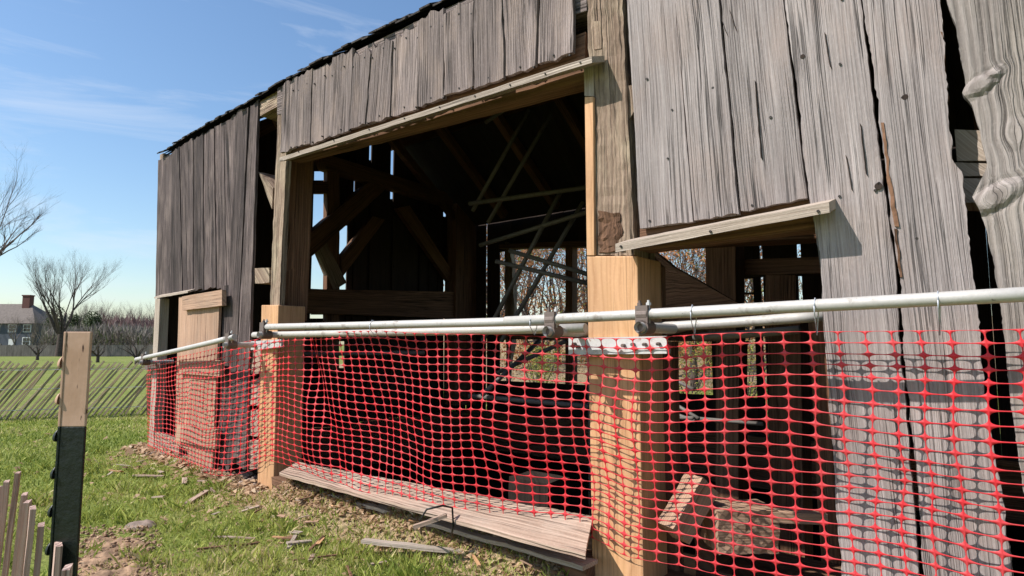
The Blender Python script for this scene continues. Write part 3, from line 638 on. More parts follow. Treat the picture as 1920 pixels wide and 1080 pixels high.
# timbers lying in the sun inside the right opening
def loose(name,label,cat,mat,bars,grp=None):
    m=MB()
    for a,b,w_,h_,am in bars: m.bar(a,b,w_,h_,amp=am*.5,seg=.03,nf=16)
    o=m.build(name,mat); return tag(o,label,cat,grp)
loose('timber_block','hewn pale timber block propped diagonally behind the netting right of the fir post','timber',W_DOOR,[(M.at(1316,905,-.2),M.at(1262,1000,-.03),.12,.13,.012)])
loose('hewn_beam','thick rough hewn beam end lying in sun inside the right opening','timber',W_DOOR,[(M.at(1330,985,-.22),M.at(1440,985,-.42),.22,.2,.02)])
loose('sawn_board','narrow sawn board lying beyond the hewn beam in the right opening','board',W_DOOR,[(M.at(1440,965,-.35),M.at(1545,970,-.5),.09,.05,.002)])
m=MB(); m.box(M.P(.25,-.52,-1.0),UM*.9,NM*.55,Vector((0,0,.62)),amp=.02); m.box(M.P(.2,.02,-.95),UM*.12,NM*.5,Vector((0,0,.3)),amp=.01)
tag(m.build('cribbing',W_TIMB),'dark stacked cribbing under the hewn beam in the right opening','cribbing')
m=MB(); p=M.at(995,905,-1.3); m.box(Vector((p.x-.18,p.y,-.5)),UM*.4,-NM*.3,Vector((0,0,p.z+.55)),amp=.012); tag(m.build('short_pier',W_IN),'squat dark pier standing in the gloom behind the sill plank','pier')
# ---------------------------------------------------------------- sill planks and debris
m=MB(); zt=.34
FL=gp(524,886,.31); BLk=M.at(556,866,-.02); FRr=gp(1096,1040,.335); BR=M.at(1112,968,-.02); 
th=Vector((0,0,-.022))
m.hexa([FL+th,FRr+th,BR+th,BLk+th,FL,FRr,BR,BLk],amp=.006,seg=.06,nf=7)
tag(m.build('sill_plank',W_PLANK),'long worn pale plank laid across the foot of the main doorway','plank')
m=MB(); a=gp(530,905,.2); b=gp(1090,1068,.22); m.bar(a-NM*.06,b-NM*.08,.12,.022,amp=.007,seg=.05,nf=8); tag(m.build('lower_plank',W_TRIM),'grey split plank under the front edge of the sill plank','plank')
m=MB(); a=M.P(HQ+.25,GZ,-.05); m.box(a,UM*3.0,NM*.16,Vector((0,0,.17)),amp=.02,seg=.08); tag(m.build('sill_timber',W_TIMB),'dark rotten sill timber supporting the planks at the doorway','timber')
m=MB(); q=[gp(597,938,.09),gp(622,951,.07),gp(648,936,.14),gp(617,918,.17)]; dn=Vector((0,0,-.05)); m.hexa([q[0]+dn,q[1]+dn,q[2]+dn,q[3]+dn]+q,amp=.0); tag(m.build('wood_offcut',W_FIR),'orange sawn offcut leaning on the ground by the sill plank','offcut')
def stick(name,label,a,b,w_,h_,mat,z=.07,amp=.004,grp='wood scraps on the grass'):
    m=MB(); m.bar(gp(*a,z),gp(*b,z),w_,h_,amp=amp,seg=.04,nf=10); tag(m.build(name,mat),label,'wood scrap',grp)
stick('lath','pale short lath lying on the grass near the barn corner',(251,891),(306,893),.035,.012,W_PLANK)
stick('wood_chip','pale pointed chip lying on the grass left of the door foot',(351,944),(388,920),.045,.015,W_PLANK)
stick('lath','pale lath on the grass in front of the left fir post',(484,947),(578,981),.04,.014,W_DOOR)
stick('twig','thin dark twig on the grass below the pale lath',(370,1030),(488,1018),.014,.012,W_TIMB)
stick('twig','thin tan twig lying on the grass just above the dark one',(402,1006),(478,1009),.014,.01,W_PLANK)
stick('twig','dark stick on the grass pointing to the orange offcut',(580,1033),(607,1006),.016,.014,W_TIMB)
stick('lath','long pale lath lying on the grass before the sill plank',(680,1014),(893,1037),.045,.02,W_TRIM,z=.13)
m=MB(); m.bar(gp(775,988,.3),gp(838,966,.36),.03,.02,amp=.004,seg=.03); tag(m.build('splinter',W_PLANK),'splintered brown stick lying across the front edge of the sill plank','wood scrap','wood scraps on the grass')
m=MB(); pts=[gp(790,1000,.2),gp(788,975,.33),gp(800,955,.40),gp(830,948,.41),gp(848,952,.38),gp(850,985,.3),gp(846,1005,.2)]; m.tube(pts,.006,6); tag(m.build('wire_loop',CABLE,smooth=True),'dark wire loop sticking up over the sill plank edge','wire')
stick('wood_slab','pale split slab on the ground below the right end of the planks',(930,1040),(1010,1075),.10,.03,W_PLANK,z=.1)
stick('wood_slab','broken pale slab under the lower plank by the fir post',(1012,1062),(1060,1085),.09,.03,W_PLANK,z=.1)
m=MB(); c=gp(264,989); 
m.grid(lambda a,b:nv(c+Vector((math.cos(a*6.283)*math.sin(b*3.1416)*.10,math.sin(a*6.283)*math.sin(b*3.1416)*.10,-math.cos(b*3.1416)*.03+.01)),20,.015),12,8,lambda a,b:(a,b),.5); tag(m.build('flat_stone',STONE,smooth=True),'flat grey stone at the head of the bare dirt patch','stone')
# dirt patch
m=MB(); c0,c1,c2,c3=gp(150,1000),gp(285,998),gp(345,1250),gp(60,1250)
def dpf(a,b):
    e=1-max(abs(a*2-1)**3,abs(b*2-1)**4); p=(c0*(1-a)+c1*a)*(1-b)+(c3*(1-a)+c2*a)*b
    p=p+Vector((noise.noise(p*4)*.06,noise.noise(p*4+Vector((9,0,0)))*.06,0)); 
    return Vector((p.x,p.y,GZ-.02+.05*e+(.03*noise.noise(p*11)+.015*noise.noise(p*30))*e))
m.grid(dpf,50,60,lambda a,b:(a,b),.5,flip=True); tag(m.build('dirt_patch',SOIL,smooth=True),kind='structure')
# ---------------------------------------------------------------- guard rail of scaffold tubes
gr=empty('guard_rail',M.P(-1.0,GZ,.3),'horizontal steel tube guard rail clamped across the front of the barn','guard rail')
R=.0242
def tube_px(a,da,b,db,fa=M,fb=M,rad=R,mat=TUBE,nseg=6):
    p=fa.at(*a,da); q=fb.at(*b,db); m=MB(); m.tube([p.lerp(q,k/nseg)+Vector((0,0,-.003*math.sin(math.pi*k/nseg))) for k in range(nseg+1)],rad,20); o=m.build('tube',mat,gr,smooth=False)
    for pl in o.data.polygons:
        if len(pl.vertices)==4: pl.use_smooth=True
    return p,q
p1,q1=tube_px((948,602),.30,(2120,541),.30)              # long upper right tube
p2,q2=tube_px((497,613),.30,(1046,601),.30-.0)                # left upper tube
tube_px((476,628),.18,(1098,615),.18)                        # second tube just below and behind
tube_px((1235,613),-.10,(1548,592),-.10,rad=.024)
tube_px((1300,632),-.25,(1500,618),-.25,rad=.020,mat=TUBED)
tube_px((256,674),.16,(440,632),.30,L,L)                   # left tube at the corner
def ring(c,axis,r_,wd,mat,par):
    ax=Vector(axis).normalized(); m=MB(); m.tube([c-ax*wd/2,c+ax*wd/2],r_,16); return m.build('coupler_body',mat,par)
def coupler(c,axis,cross,sc_=1.0):
    e=bpy.data.objects.new('coupler',None); COL.objects.link(e); e.parent=gr; e.location=c-gr.location
    ring(c,axis,.034*sc_,.05,CLAMP,e); c2=c+Vector((0,0,-.058)); 
    m=MB(); cr=Vector(cross).normalized(); 
    # hollow tube end pointing outwards
    for r_ in (.033,): m.tube([c2-cr*.05,c2+cr*.03],r_,16)
    m.build('coupler_body',CLAMP,e)
    m=MB(); n_=18; b=c2+cr*.05; m.tube([c2-cr*.3,c2+cr*.055],.0242,18,cap=False); m.tube([c2-cr*.3,c2+cr*.055],.020,18,cap=False); m.build('stub_tube',TUBE,e,smooth=True)
    for k in (-1,1):
        m=MB(); t=c+Vector((0,0,.03))+UM*.022*k; m.tube([t-Vector((0,0,.07)),t+Vector((0,0,.035))],.006,8); m.tube([t+Vector((0,0,.012)),t+Vector((0,0,.024))],.012,6); m.build('bolt',PLATE if k>0 else CLAMP,e)
    m=MB(); m.box(c+UM*-.03-Vector((0,0,.04))+cr*.01,UM*.06,cr*.02,Vector((0,0,.08))); m.build('flap',CLAMP,e)
coupler(M.at(1208,590,.30),UM,NM); coupler(M.at(1036,600,.30),UM,NM)
coupler(M.at(497,614,.30),UM,NM,.9); coupler(L.at(432,634,.29),L.a,L.n,.9); coupler(L.at(272,670,.17),L.a,L.n,.9)
m=MB(); m.quad(M,[(1066,634),(1250,630),(1250,662),(1066,664)],.035,.05); m.quad(M,[(1066,656),(1250,654),(1250,663),(1066,665)],.05,.09); o=m.build('bracket',PLATE,gr)
for x,y in((1188,646),(1170,648),(1210,646),(1236,645),(1085,650),(1078,645)):
    q=MB(); c=M.at(x,y,.055); q.tube([c-NM*.01,c+NM*.02],.009,8); q.build('bolt',CLAMP,gr)
m=MB(); m.quad(M,[(470,640),(527,636),(527,652),(470,656)],.035,.06); m.build('bracket',PLATE,gr)
m=MB(); m.quad(L,[(272,684),(300,680),(300,690),(272,694)],.0,.05); m.build('bracket',CLAMP,gr)
# ---------------------------------------------------------------- net
ctl=[(L,(277,680),.10,(276,842),.08),(L,(340,668),.13,(333,866),.10),(L,(425,648),.17,(410,892),.12),(L,(478,637),.10,(478,880),.06),(M,(492,634),.075,(488,866),.065),(M,(520,630),.06,(517,866),.05),
 (M,(560,627),.12,(575,884),.12),(M,(630,622),.19,(650,912),.22),(M,(710,620),.24,(740,938),.20),(M,(780,624),.22,(800,955),.18),(M,(860,626),.21,(880,972),.16),(M,(940,627),.17,(960,990),.12),(M,(1040,632),.10,(1060,1000),.08),(M,(1105,634),.10,(1116,1012),.065),(M,(1150,634),.11,(1165,1040),.065),(M,(1200,634),.10,(1212,1052),.07),
 (M,(1260,630),.11,(1280,1062),.08),(M,(1340,625),.16,(1360,1080),.10),(M,(1450,622),.15,(1470,1100),.09),(M,(1580,621),.13,(1610,1125),.09),(M,(1700,620),.13,(1730,1150),.10),(M,(1860,618),.14,(1900,1200),.10),(M,(2100,610),.15,(2200,1260),.10)]
top=[f.at(*a,d) for f,a,d,b,e in ctl]; bot=[f.at(*b,e) for f,a,d,b,e in ctl]
cum=[0]
for a,b in zip(top,top[1:]): cum.append(cum[-1]+(b-a).length)
def crv(P,x):
    i=0
    while i<len(cum)-2 and cum[i+1]<x: i+=1
    t=(x-cum[i])/(cum[i+1]-cum[i]); p0=P[max(i-1,0)];p1=P[i];p2=P[i+1];p3=P[min(i+2,len(P)-1)]
    return 0.5*((2*p1)+(p2-p0)*t+(2*p0-5*p1+4*p2-p3)*t*t+(3*p1-p0-3*p2+p3)*t**3)
CW=.092; NC=int(cum[-1]/CW); NR=22
def S3(x,y):
    """x along in metres, y 0 top .. 1 bottom"""
    a=crv(top,x); b=crv(bot,x+.02*math.sin(x*2)); yy=y
    p=a*(1-yy)+b*yy; mid=math.sin(math.pi*y)
    s_=(p-M.O).dot(UM); door=max(0,min(1,(s_-HQ-.25)*4))*max(0,min(1,(-.35-s_)*3))
    billow=.035*noise.noise(Vector((x*1.6,y*1.7,4)))*(.4+mid)+door*(.05*mid*math.sin(x*2.2+1)+.05*noise.noise(Vector((x*2.3+y*1.3,y*.7,9)))*mid - .03*math.exp(-((x-3.55-y*.45)/.12)**2)*(1-y*.5)*2)
    v=p+NM*billow
    v+=UM*(.022*noise.noise(Vector((x*3,y*4,1)))+.028*noise.noise(Vector((x*1.1,y*2.2,8)))*mid)+Vector((0,0,.02*noise.noise(Vector((x*1.9,y*3,6)))*mid*2))
    ss=(v-M.O).dot(UM); dd=(v-M.O).dot(NM)
    if ss>HQ+.02 and v.z<.9:
        if dd<.052 and (ss<-3.0 or ss>-.4): v+=NM*(.052-dd)
    return v
mb=MB(); K=6; cc=[]
for qd in range(4):
    for k in range(K):
        t=(qd+k/K)*math.pi/2; cs,sn=math.cos(t),math.sin(t); e=2/3.1
        cc.append((.5+.479*math.copysign(abs(cs)**e,cs),.5+.463*math.copysign(abs(sn)**e,sn),t))
# outer ring points of a cell, on its border
def outer(t):
    cs,sn=math.cos(t),math.sin(t); m_=max(abs(cs),abs(sn)); return .5+.5*cs/m_,.5+.5*sn/m_
oo=[outer(c[2]) for c in cc]
tears={(41,3),(60,21),(23,14)}
cache={}
def vid(x,y):
    k=(round(x*1000),round(y*10000))
    if k not in cache:
        cache[k]=len(mb.v); mb.v.append(S3(x,y))
    return cache[k]
nk=len(cc)
for i in range(NC):
    for j in range(NR):
        ia=[vid((i+c[0])*CW,(j+c[1])/NR) for c in cc]; ob=[vid((i+c[0])*CW,(j+c[1])/NR) for c in oo]
        r_=random.random()
        for k in range(nk):
            l=(k+1)%nk; mb.face([ia[k],ob[k],ob[l],ia[l]],[(0,0)]*4,r_)
net=mb.build('safety_net',NET,smooth=True); tag(net,'bright red plastic mesh netting hung along the whole barn front','safety net')
sm=net.modifiers.new('thick','SOLIDIFY'); sm.thickness=.0018
# ---------------------------------------------------------------- near T-post
Yp=.93
tp=empty('fence_post',Vector((dp(120,640,Yp).x,Yp,GZ)),'steel studded fence post with tan top and dark green shaft, closest to the camera','fence post')
def pz(y,x=130): return dp(x,y,Yp).z
X0=dp(124,640,Yp).x; X1=dp(169,640,Yp).x; zt_=pz(622); zm=pz(800)
for z0_,z1_,mt in ((GZ-.1,zm,PGREEN),(zm,zt_,PTAN)):
    m=MB(); m.box((X0,Yp,z0_),(X1-X0,0,0),(0,.005,0),(0,0,z1_-z0_)); m.box((X0-.004,Yp-.001,z0_),(.004,0,0),(0,.034,0),(0,0,z1_-z0_)); m.build('shaft',mt,tp,bevel=.001)
z=zt_-.045
while z>.1:
    m=MB(); c=Vector((X0-.005,Yp+.002,z)); mt=PTAN if z>zm+.01 else PGREEN
    m.grid(lambda a,b:c+Vector((-.0065*math.sin(b*math.pi)*max(0,math.sin(a*math.pi)),.006*math.cos(a*math.pi)*math.sin(b*math.pi),(-math.cos(b*math.pi))*.0085-.004*math.sin(b*math.pi))),10,8,lambda a,b:(a,b),.5); m.build('stud',mt,tp,smooth=True); z-=.0545
# near slat fence
nf=empty('slat_fence',Vector((-1.0,1.1,GZ)),'low reddish brown wood slat fence held by twisted wire beside the green post','slat fence')
sl=[(-12,915,1,10),(8,902,11,-10),(29,886,9,-14),(41,926,11,-10),(46,941,9,-9),(56,952,17,-6),(71,984,16,-6),(102,1021,21,-4),(118,1066,14,-2),(-30,890,10,-8),(-55,880,10,-8)]
sp_=[]
for x,y,w_,ln in sl:
    Y=.30/((y-645)/F); p=dp(x,y,Y); m=MB(); dirv=Vector((.62,-.52,0)).normalized(); wd=.036; lean=ln*.004
    b=Vector((p.x+lean,p.y,GZ-.02)); tp_=Vector((p.x,p.y,p.z))
    wx=Vector((w_/F*Y,0,0)) ; dy=Vector((.004,.009,0)) 
    wv=Vector((w_/F*Y,-.02,0))
    m.hexa([b-wv/2,b+wv/2,b+wv/2+dy,b-wv/2+dy,tp_-wv/2,tp_+wv/2,tp_+wv/2+dy-Vector((0,0,.002)),tp_-wv/2+dy],amp=.002,seg=.05); m.build('slat',W_SLAT,nf); sp_.append(tp_)
sp_s=sorted(sp_,key=lambda p:-p.y)
for dz,ph in ((-.10,0),(-.55,1)):
    pts=[]
    for i,(a,b) in enumerate(zip(sp_s,sp_s[1:])):
        for k in range(4):
            t=k/4; q=a.lerp(b,t); pts.append(Vector((q.x,q.y+.012*math.cos(3.14*(i+t)+ph)-.006,.72+dz+.012*math.sin((i+t)*5))))
    m=MB(); m.tube(pts,.0016,6); m.tube([p+Vector((0,.004,.005*math.sin(k))) for k,p in enumerate(pts)],.0016,6); m.build('wire',WIRE,nf,smooth=True)
# far slat fence leaning
ff=empty('slat_fence',gp(130,785),'long grey brown fence of slanting thin slats across the lawn','slat fence')
def far_base(x): return gp(x,787-(x)*.035)
x=-360; k=0
while x<520:
    b=far_base(x); hgt=.93+random.uniform(-.03,.04); lean=.82+random.uniform(-.05,.05)
    if x>215 and random.random()<.15: lean=.5
    tpv=b+Vector((lean*hgt,random.uniform(-.04,.04),hgt)); m=MB(); m.bar(b,tpv,.032,.010,up=(0,1,0)); o=m.build('slat',W_LATH,ff); k+=1
    if k>98: break
    x+=random.uniform(9.6,11.4)
for h_ in (.15,.5,.82):
    m=MB(); a=far_base(-360); b=far_base(520); m.tube([a+Vector((h_*.82,-.02,h_)),b+Vector((h_*.82,-.02,h_))],.004,6); m.build('wire',WIRE,ff)
for xx in (-150,275):
    m=MB(); b=far_base(xx); m.bar(b-Vector((0,-.05,.1)),b+Vector((0,.05,1.15)),.05,.05); m.build('post',W_LATH,ff)
# ---------------------------------------------------------------- far background
def gY(x,Y): p=dp(x,645,Y); return Vector((p.x,p.y,GZ))
fp=empty('plank_fence',gY(130,62),'long low grey board fence at the far edge of the field','fence')
m=MB(); a=gY(-420,62); x=0
while x<45:
    m.box(a+Vector((x,0,0)),(.19,0,0),(0,.03,0),(0,0,1.15+random.uniform(-.04,.04))); x+=.2
m.build('boards',W_GREY,fp)
x=0
while x<45:
    m=MB(); m.box(a+Vector((x,.04,0)),(.12,0,0),(0,.1,0),(0,0,1.3)); m.build('post',W_GREY,fp); x+=2.5
# house
HY=105.; hp=gY(0,HY); ho=empty('house',hp,'dark two storey house with brown roof, brick chimney and white windows beyond the field','house')
px=HY/F; hx0=hp.x-120*px; hx1=hp.x+62*px; zev=GZ+(52*px); zrd=zev+39*px
m=MB(); m.box((hx0,HY,GZ),(hx1-hx0,0,0),(0,7,0),(0,0,zev-GZ)); m.build('wall',HSID,ho)
m=MB(); e=.5; ra=Vector((hx0+4,HY+3.5,zrd)); rb=Vector((hp.x+24*px,HY+3.5,zrd)); c=[Vector((hx0-e,HY-e,zev)),Vector((hx1+e,HY-e,zev)),Vector((hx1+e,HY+7+e,zev)),Vector((hx0-e,HY+7+e,zev))]
m.v=c+[ra,rb]; 
for f_ in ([0,1,5,4],[1,2,5],[2,3,4,5],[3,0,4],[3,2,1,0]): m.face(f_,[(0,0)]*len(f_))
m.build('roof',HROOF,ho)
m=MB(); m.box((hp.x+13*px,HY+2.6,zrd-1.2),(14*px,0,0),(0,1.0,0),(0,0,2.6)); m.box((hp.x+12*px,HY+2.5,zrd+1.35),(16*px,0,0),(0,1.2,0),(0,0,.2)); m.build('chimney',BRICK,ho)
for cx,zt0 in ((-70,606),(-40,606),(-10,606),(21,606),(49,606),(-70,630),(-40,630),(-10,630),(49,630)):
    z1=GZ+(658-zt0)*px-.15; m=MB(); wx=hp.x+cx*px
    m.box((wx-.7,HY-.06,z1-1.35),(1.4,0,0),(0,.06,0),(0,0,1.35)); f_=m.build('window',WHITE,ho)
    m=MB()
    for i in(0,1):
        for j in(0,1): m.box((wx-.55+i*.58,HY-.09,z1-1.22+j*.58),(.5,0,0),(0,.028,0),(0,0,.5))
    m.build('pane',GLASS,f_)
m=MB(); m.box((hp.x+16*px,HY-.07,GZ),(12*px,0,0),(0,.07,0),(0,0,2.1)); m.build('door',WHITE,ho)
# trees
def grow(mb,p,d,ln,r,lev,maxl,spread=.5,up_=.25,nch=(2,3),tw=.9,sides=5,seg=3):
    pts=[p]; rad=[r]; q=p
    for k in range(seg):
        d=(d+Vector((random.gauss(0,.10),random.gauss(0,.10),random.gauss(0,.06)+up_*.12))).normalized(); q=q+d*ln/seg; pts.append(q); rad.append(r*(1-(k+1)/seg*.38))
    mb.tube(pts,rad,max(3,sides-lev),cap=False)
    if lev>=maxl: return
    for k in range(random.randint(*nch)+(1 if lev>=2 else 0)):
        i=random.randint(1,seg); o_=pts[i] if k else pts[-1]; a=random.uniform(0,6.283); ax=Vector((math.cos(a),math.sin(a),random.uniform(-.1,.3)))
        nd=(d+ax*spread*random.uniform(.6,1.2)*(0.4 if k==0 else 1)).normalized(); grow(mb,o_,nd,ln*random.uniform(.62,.88)*tw,rad[i]*random.uniform(.5,.72),lev+1,maxl,spread,up_,nch,tw,sides,seg)
def bare(name,loc,h,label,cat,mat,maxl=6,spread=.55,fork=True,group=None,seed=1,r0=None,nch=(2,3),up_=.3):
    random.seed(seed); t_=empty(name,loc,label,cat,group); r0=r0 or h*.028; m=MB(); p=Vector(loc); th_=h*.2
    m.tube([p-Vector((0,0,.2)),p+Vector((.0,0,th_*.5)),p+Vector((.05*h*.1,0,th_))],[r0*1.35,r0*1.05,r0],10,cap=False); m.build('trunk',mat,t_,smooth=True)
    m=MB(); tipp=p+Vector((0,0,th_*.92))
    for k in range(6 if fork else 4):
        a=k*1.047+random.uniform(-.4,.4); d=Vector((math.cos(a)*spread*.8,math.sin(a)*spread*.8,1)).normalized() if k else Vector((0,0,1))
        grow(m,tipp-Vector((0,0,random.uniform(0,th_*.2))),d,h*.27,r0*.55,0,maxl,spread,up_,nch)
    m.build('crown',mat,t_); return t_
bare('bare_tree',gY(113,62),11.3,'large bare spreading tree with many upright limbs beside the house','tree',BARKD,7,.42,seed=5,up_=.6)
bare('bare_tree',gY(-142,30),12.6,'leafless tree whose fine branches reach in from the left edge','tree',BARKD,6,.55,seed=12,up_=.25)
# low crooked orchard trees
for i,(x,Y,h_,lab) in enumerate(((258,38,2.3,'small crooked bare orchard tree next to the barn corner'),(185,42,2.2,'small crooked bare orchard tree right of the studded post'),(72,48,2.4,'small crooked bare orchard tree left of the studded post'))):
    bare('orchard_tree',gY(x,Y),h_,lab,'tree',BARKD,4,1.1,group='low orchard trees',seed=30+i,r0=.10,nch=(2,2),up_=.0)
# woods: individual bare trees copied
random.seed(3)
protos=[]
for i in range(3):
    protos.append(bare('woodland_tree',gY(240,88),8.0,'bare grey tree in the row of woods beyond the field','tree',BARK,5,.36,group='bare trees in the far woods',seed=50+i,r0=.14,up_=.5))
random.seed(8)
for i in range(46):
    x=-60+i*9.0+random.uniform(-6,6); Y=random.uniform(84,125); p=protos[i] if i<3 else copy_tree(protos[i%3])
    p.location=gY(x,Y); k=random.uniform(.75,1.1)*(Y/95); p.scale=(k,k,k); p.rotation_euler[2]=random.uniform(0,6)
def leafmass(mb,c,rx,ry,rz_,n_,sz,flatn=.0):
    for _ in range(n_):
        while 1:
            v=Vector((random.uniform(-1,1),random.uniform(-1,1),random.uniform(-1,1)))
            if .25<v.length<1: break
        if noise.noise(Vector((v.x*rx,v.y*ry,v.z*rz_))*1.3/max(.5,sz*5)+Vector(c))<-.18: continue
        p=Vector(c)+Vector((v.x*rx,v.y*ry,v.z*rz_)); a=Vector((random.gauss(0,1),random.gauss(0,1),random.gauss(0,1))).normalized(); b=a.orthogonal().normalized(); s1=sz*random.uniform(.6,1.4)
        i=len(mb.v); mb.v+= [p,p+a*s1+b*s1*.35,p+a*s1*1.8,p+a*s1-b*s1*.35]; mb.face([i,i+1,i+2,i+3],[(0,0)]*4,random.random())
# evergreens
for i,(x,Y,h_,rr,lab) in enumerate(((104,92,6.6,2.6,'dark round evergreen between the house and the large bare tree'),(172,86,5.6,2.4,'dark evergreen right of the large bare tree'),(138,90,5.2,2.0,'dark evergreen behind the studded post'))):
    p=gY(x,Y); t_=empty('evergreen_tree',p,lab,'tree','evergreens before the far woods'); m=MB(); m.tube([p,p+Vector((0,0,h_*.8))],[.2,.06],8); m.build('trunk',BARKD,t_)
    m=MB()
    for k in range(14):
        z=random.uniform(.15,.95)*h_; q=rr*(1.05-z/h_)*random.uniform(.4,1.0)+.2; a=random.uniform(0,6.28); leafmass(m,(p.x+math.cos(a)*q*.6,p.y+math.sin(a)*q*.6,GZ+z),rr*.45,rr*.45,h_*.13,220,.16)
    m.build('crown',NEEDLE,t_)
# brush band
def brush(name,x0,x1,Y0,Y1,h_,n_,mat):
    m=MB()
    for _ in range(n_):
        x=random.uniform(x0,x1); p=gY(x,random.uniform(Y0,Y1)); hh=h_*random.uniform(.25,1)*(.75+.5*noise.noise(Vector((p.x*.25,1,0)))); sz=random.uniform(.02,.06)*2
        for q in range(2):
            d=Vector((random.gauss(0,.35),random.gauss(0,.35),1)).normalized()*random.uniform(.6,1.2); s0=p+Vector((0,0,hh*random.uniform(0,1))); b=Vector((1,0,0))*sz
            i=len(m.v); m.v+=[s0-b,s0+b,s0+d*1.2]; m.face([i,i+1,i+2],[(0,0)]*3,random.random())
    return tag(m.build(name,mat),kind='stuff')
brush('undergrowth',82,420,68,80,3.6,20000,TWIGM)
brush('budding_thicket',190,400,82,95,6.2,9000,REDTW)
# woods behind the barn: bank, russet trees
m=MB(); 
def bank(a,b):
    X=-8+a*60; Y=17+b*26; h_=2.6*max(0,min(1,(b)/.45))**1.3; 
    return Vector((X,Y,GZ-.03+h_*(1-max(0,-X)/9)+.12*noise.noise(Vector((X*.8,Y*.8,0)))))
m.grid(bank,50,24,lambda a,b:(a*60,b*26),.5); tag(m.build('leafy_bank',LEAFG,smooth=True),kind='structure')
random.seed(21); rp_=None; kx=0
for i,(x,Y) in enumerate(((930,20),(985,24),(1045,21),(1100,25),(1160,22),(1225,19),(1275,22),(1330,20),(1385,19),(1440,22),(1520,20),(1010,17),(1300,16.5),(1390,16),(1180,28),(1080,30),(960,30),(890,26))):
    gz=gY(x,Y); a=(gz.x+8)/60; b=(Y-17)/26; gz.z=bank(a,max(0,b)).z if b>0 else GZ
    if i<2:
        t_=bare('russet_tree',gz,5.2 if i else 6.2,'thin tree holding dry russet leaves behind the barn','tree',BARKD,4,.5,group='russet leaved trees seen through the barn',seed=70+i,r0=.09)
        m=MB()
        for k in range(34): 
            a=random.uniform(0,6.28); q=random.uniform(.3,2.0); leafmass(m,(gz.x+math.cos(a)*q,gz.y+math.sin(a)*q,gz.z+random.uniform(.6,5)),.6,.6,.5,90,.06)
        m.build('dry_leaves',RUSSET,t_)
        if i==0: P0_=t_
        else: P1_=t_
    else:
        t_=copy_tree(P0_ if i%2 else P1_); t_.location=gz; k=random.uniform(.7,1.1); t_.scale=(k,k,k); t_.rotation_euler[2]=random.uniform(0,6)
for i,(x,Y,lab) in enumerate(((1290,11.8,'yellow green shrub seen low through the right opening'),(1010,13.5,'yellow green shrub seen low through the main doorway'),(1395,11,'small green shrub seen through the narrow gap in the back wall'))):
    p=gY(x,Y); m=MB()
    for k in range(8): leafmass(m,(p.x+random.uniform(-.5,.5),p.y+random.uniform(-.4,.4),GZ+random.uniform(.2,1.1)),.4,.4,.35,260,.03)
    t_=empty('shrub',p,lab,'shrub','shrubs behind the barn'); m.build('foliage',YGREEN,t_); m=MB()
    for k in range(7): m.tube([p,p+Vector((random.uniform(-.5,.5),random.uniform(-.5,.5),1.1))],[.015,.006],5)
    m.build('stem',BARKD,t_)
# ---------------------------------------------------------------- grass blades and leaf litter
def scatter(name,n_,gen,mat,hgt,wid,flat_=False):
    P=gen(n_); n_=len(P); r_=np.random.rand(n_); ang=np.random.rand(n_)*6.283; dx=np.cos(ang); dy=np.sin(ang)
    h_=hgt*(.5+np.random.rand(n_)*.9); w_=wid*(.6+np.random.rand(n_)*.8); z0=np.full(n_,GZ-.004)+(P[:,2] if not flat_ else 0)
    dist=np.hypot(P[:,0],P[:,1]); w_=w_*np.clip(dist/4,1,3)
    V=np.zeros((n_,4,3)); lx=np.random.normal(0,.45,n_)*h_; ly=np.random.normal(0,.45,n_)*h_
    if not flat_:
        V[:,0]=np.c_[P[:,0]-dx*w_,P[:,1]-dy*w_,z0]; V[:,1]=np.c_[P[:,0]+dx*w_,P[:,1]+dy*w_,z0]
        V[:,2]=np.c_[P[:,0]+lx*.4+dx*w_*.8,P[:,1]+ly*.4+dy*w_*.8,z0+h_*.6]; V[:,3]=np.c_[P[:,0]+lx,P[:,1]+ly,z0+h_]
        Fc=np.array([[0,1,2,3]])
    else:
        z0=z0+.008+np.where(P[:,2]>.071,P[:,2],np.random.rand(n_)*P[:,2])
        tz=np.random.normal(0,.45,(n_,2))*w_[:,None]
        V[:,0]=np.c_[P[:,0]-dx*w_*1.5,P[:,1]-dy*w_*1.5,z0+tz[:,0]]; V[:,1]=np.c_[P[:,0]+dy*w_,P[:,1]-dx*w_,z0+tz[:,1]]
        V[:,2]=np.c_[P[:,0]+dx*w_*1.5,P[:,1]+dy*w_*1.5,z0-tz[:,0]]; V[:,3]=np.c_[P[:,0]-dy*w_,P[:,1]+dx*w_,z0+abs(tz[:,1])*1.5]
        V[:,:,2]=np.maximum(V[:,:,2],GZ+.004)
    me=bpy.data.meshes.new(name); me.vertices.add(n_*4); me.vertices.foreach_set('co',V.reshape(-1))
    me.loops.add(n_*4); me.loops.foreach_set('vertex_index',np.arange(n_*4)); me.polygons.add(n_); me.polygons.foreach_set('loop_start',np.arange(n_)*4); me.polygons.foreach_set('loop_total',np.full(n_,4))
    me.update(calc_edges=True); at=me.attributes.new('rnd','FLOAT','FACE')
    pn=np.array([noise.noise(Vector((p[0]*.9,p[1]*.9,0))) for p in P]) if not flat_ else np.zeros(n_)
    at.data.foreach_set('value',np.clip(r_*.8+pn*.45+.1,0,1)); me.materials.append(mat); o=bpy.data.objects.new(name,me); COL.objects.link(o); return tag(o,kind='stuff')
un=np.array(UM)[:2]; nn=np.array(NM)[:2]; O_=np.array([M.O.x,M.O.y]); La=np.array(L.a)[:2]; Ln=np.array(L.n)[:2]; Lo=np.array(HP)[:2]
def outside(X,Y):
    v=np.c_[X,Y]; d=(v-O_)@nn; s_=(v-O_)@un; d2=(v-Lo)@Ln; s2=(v-Lo)@La
    dd=np.where(s_<HQ,np.where(s2<LC,9,d2),d); return dd,s_
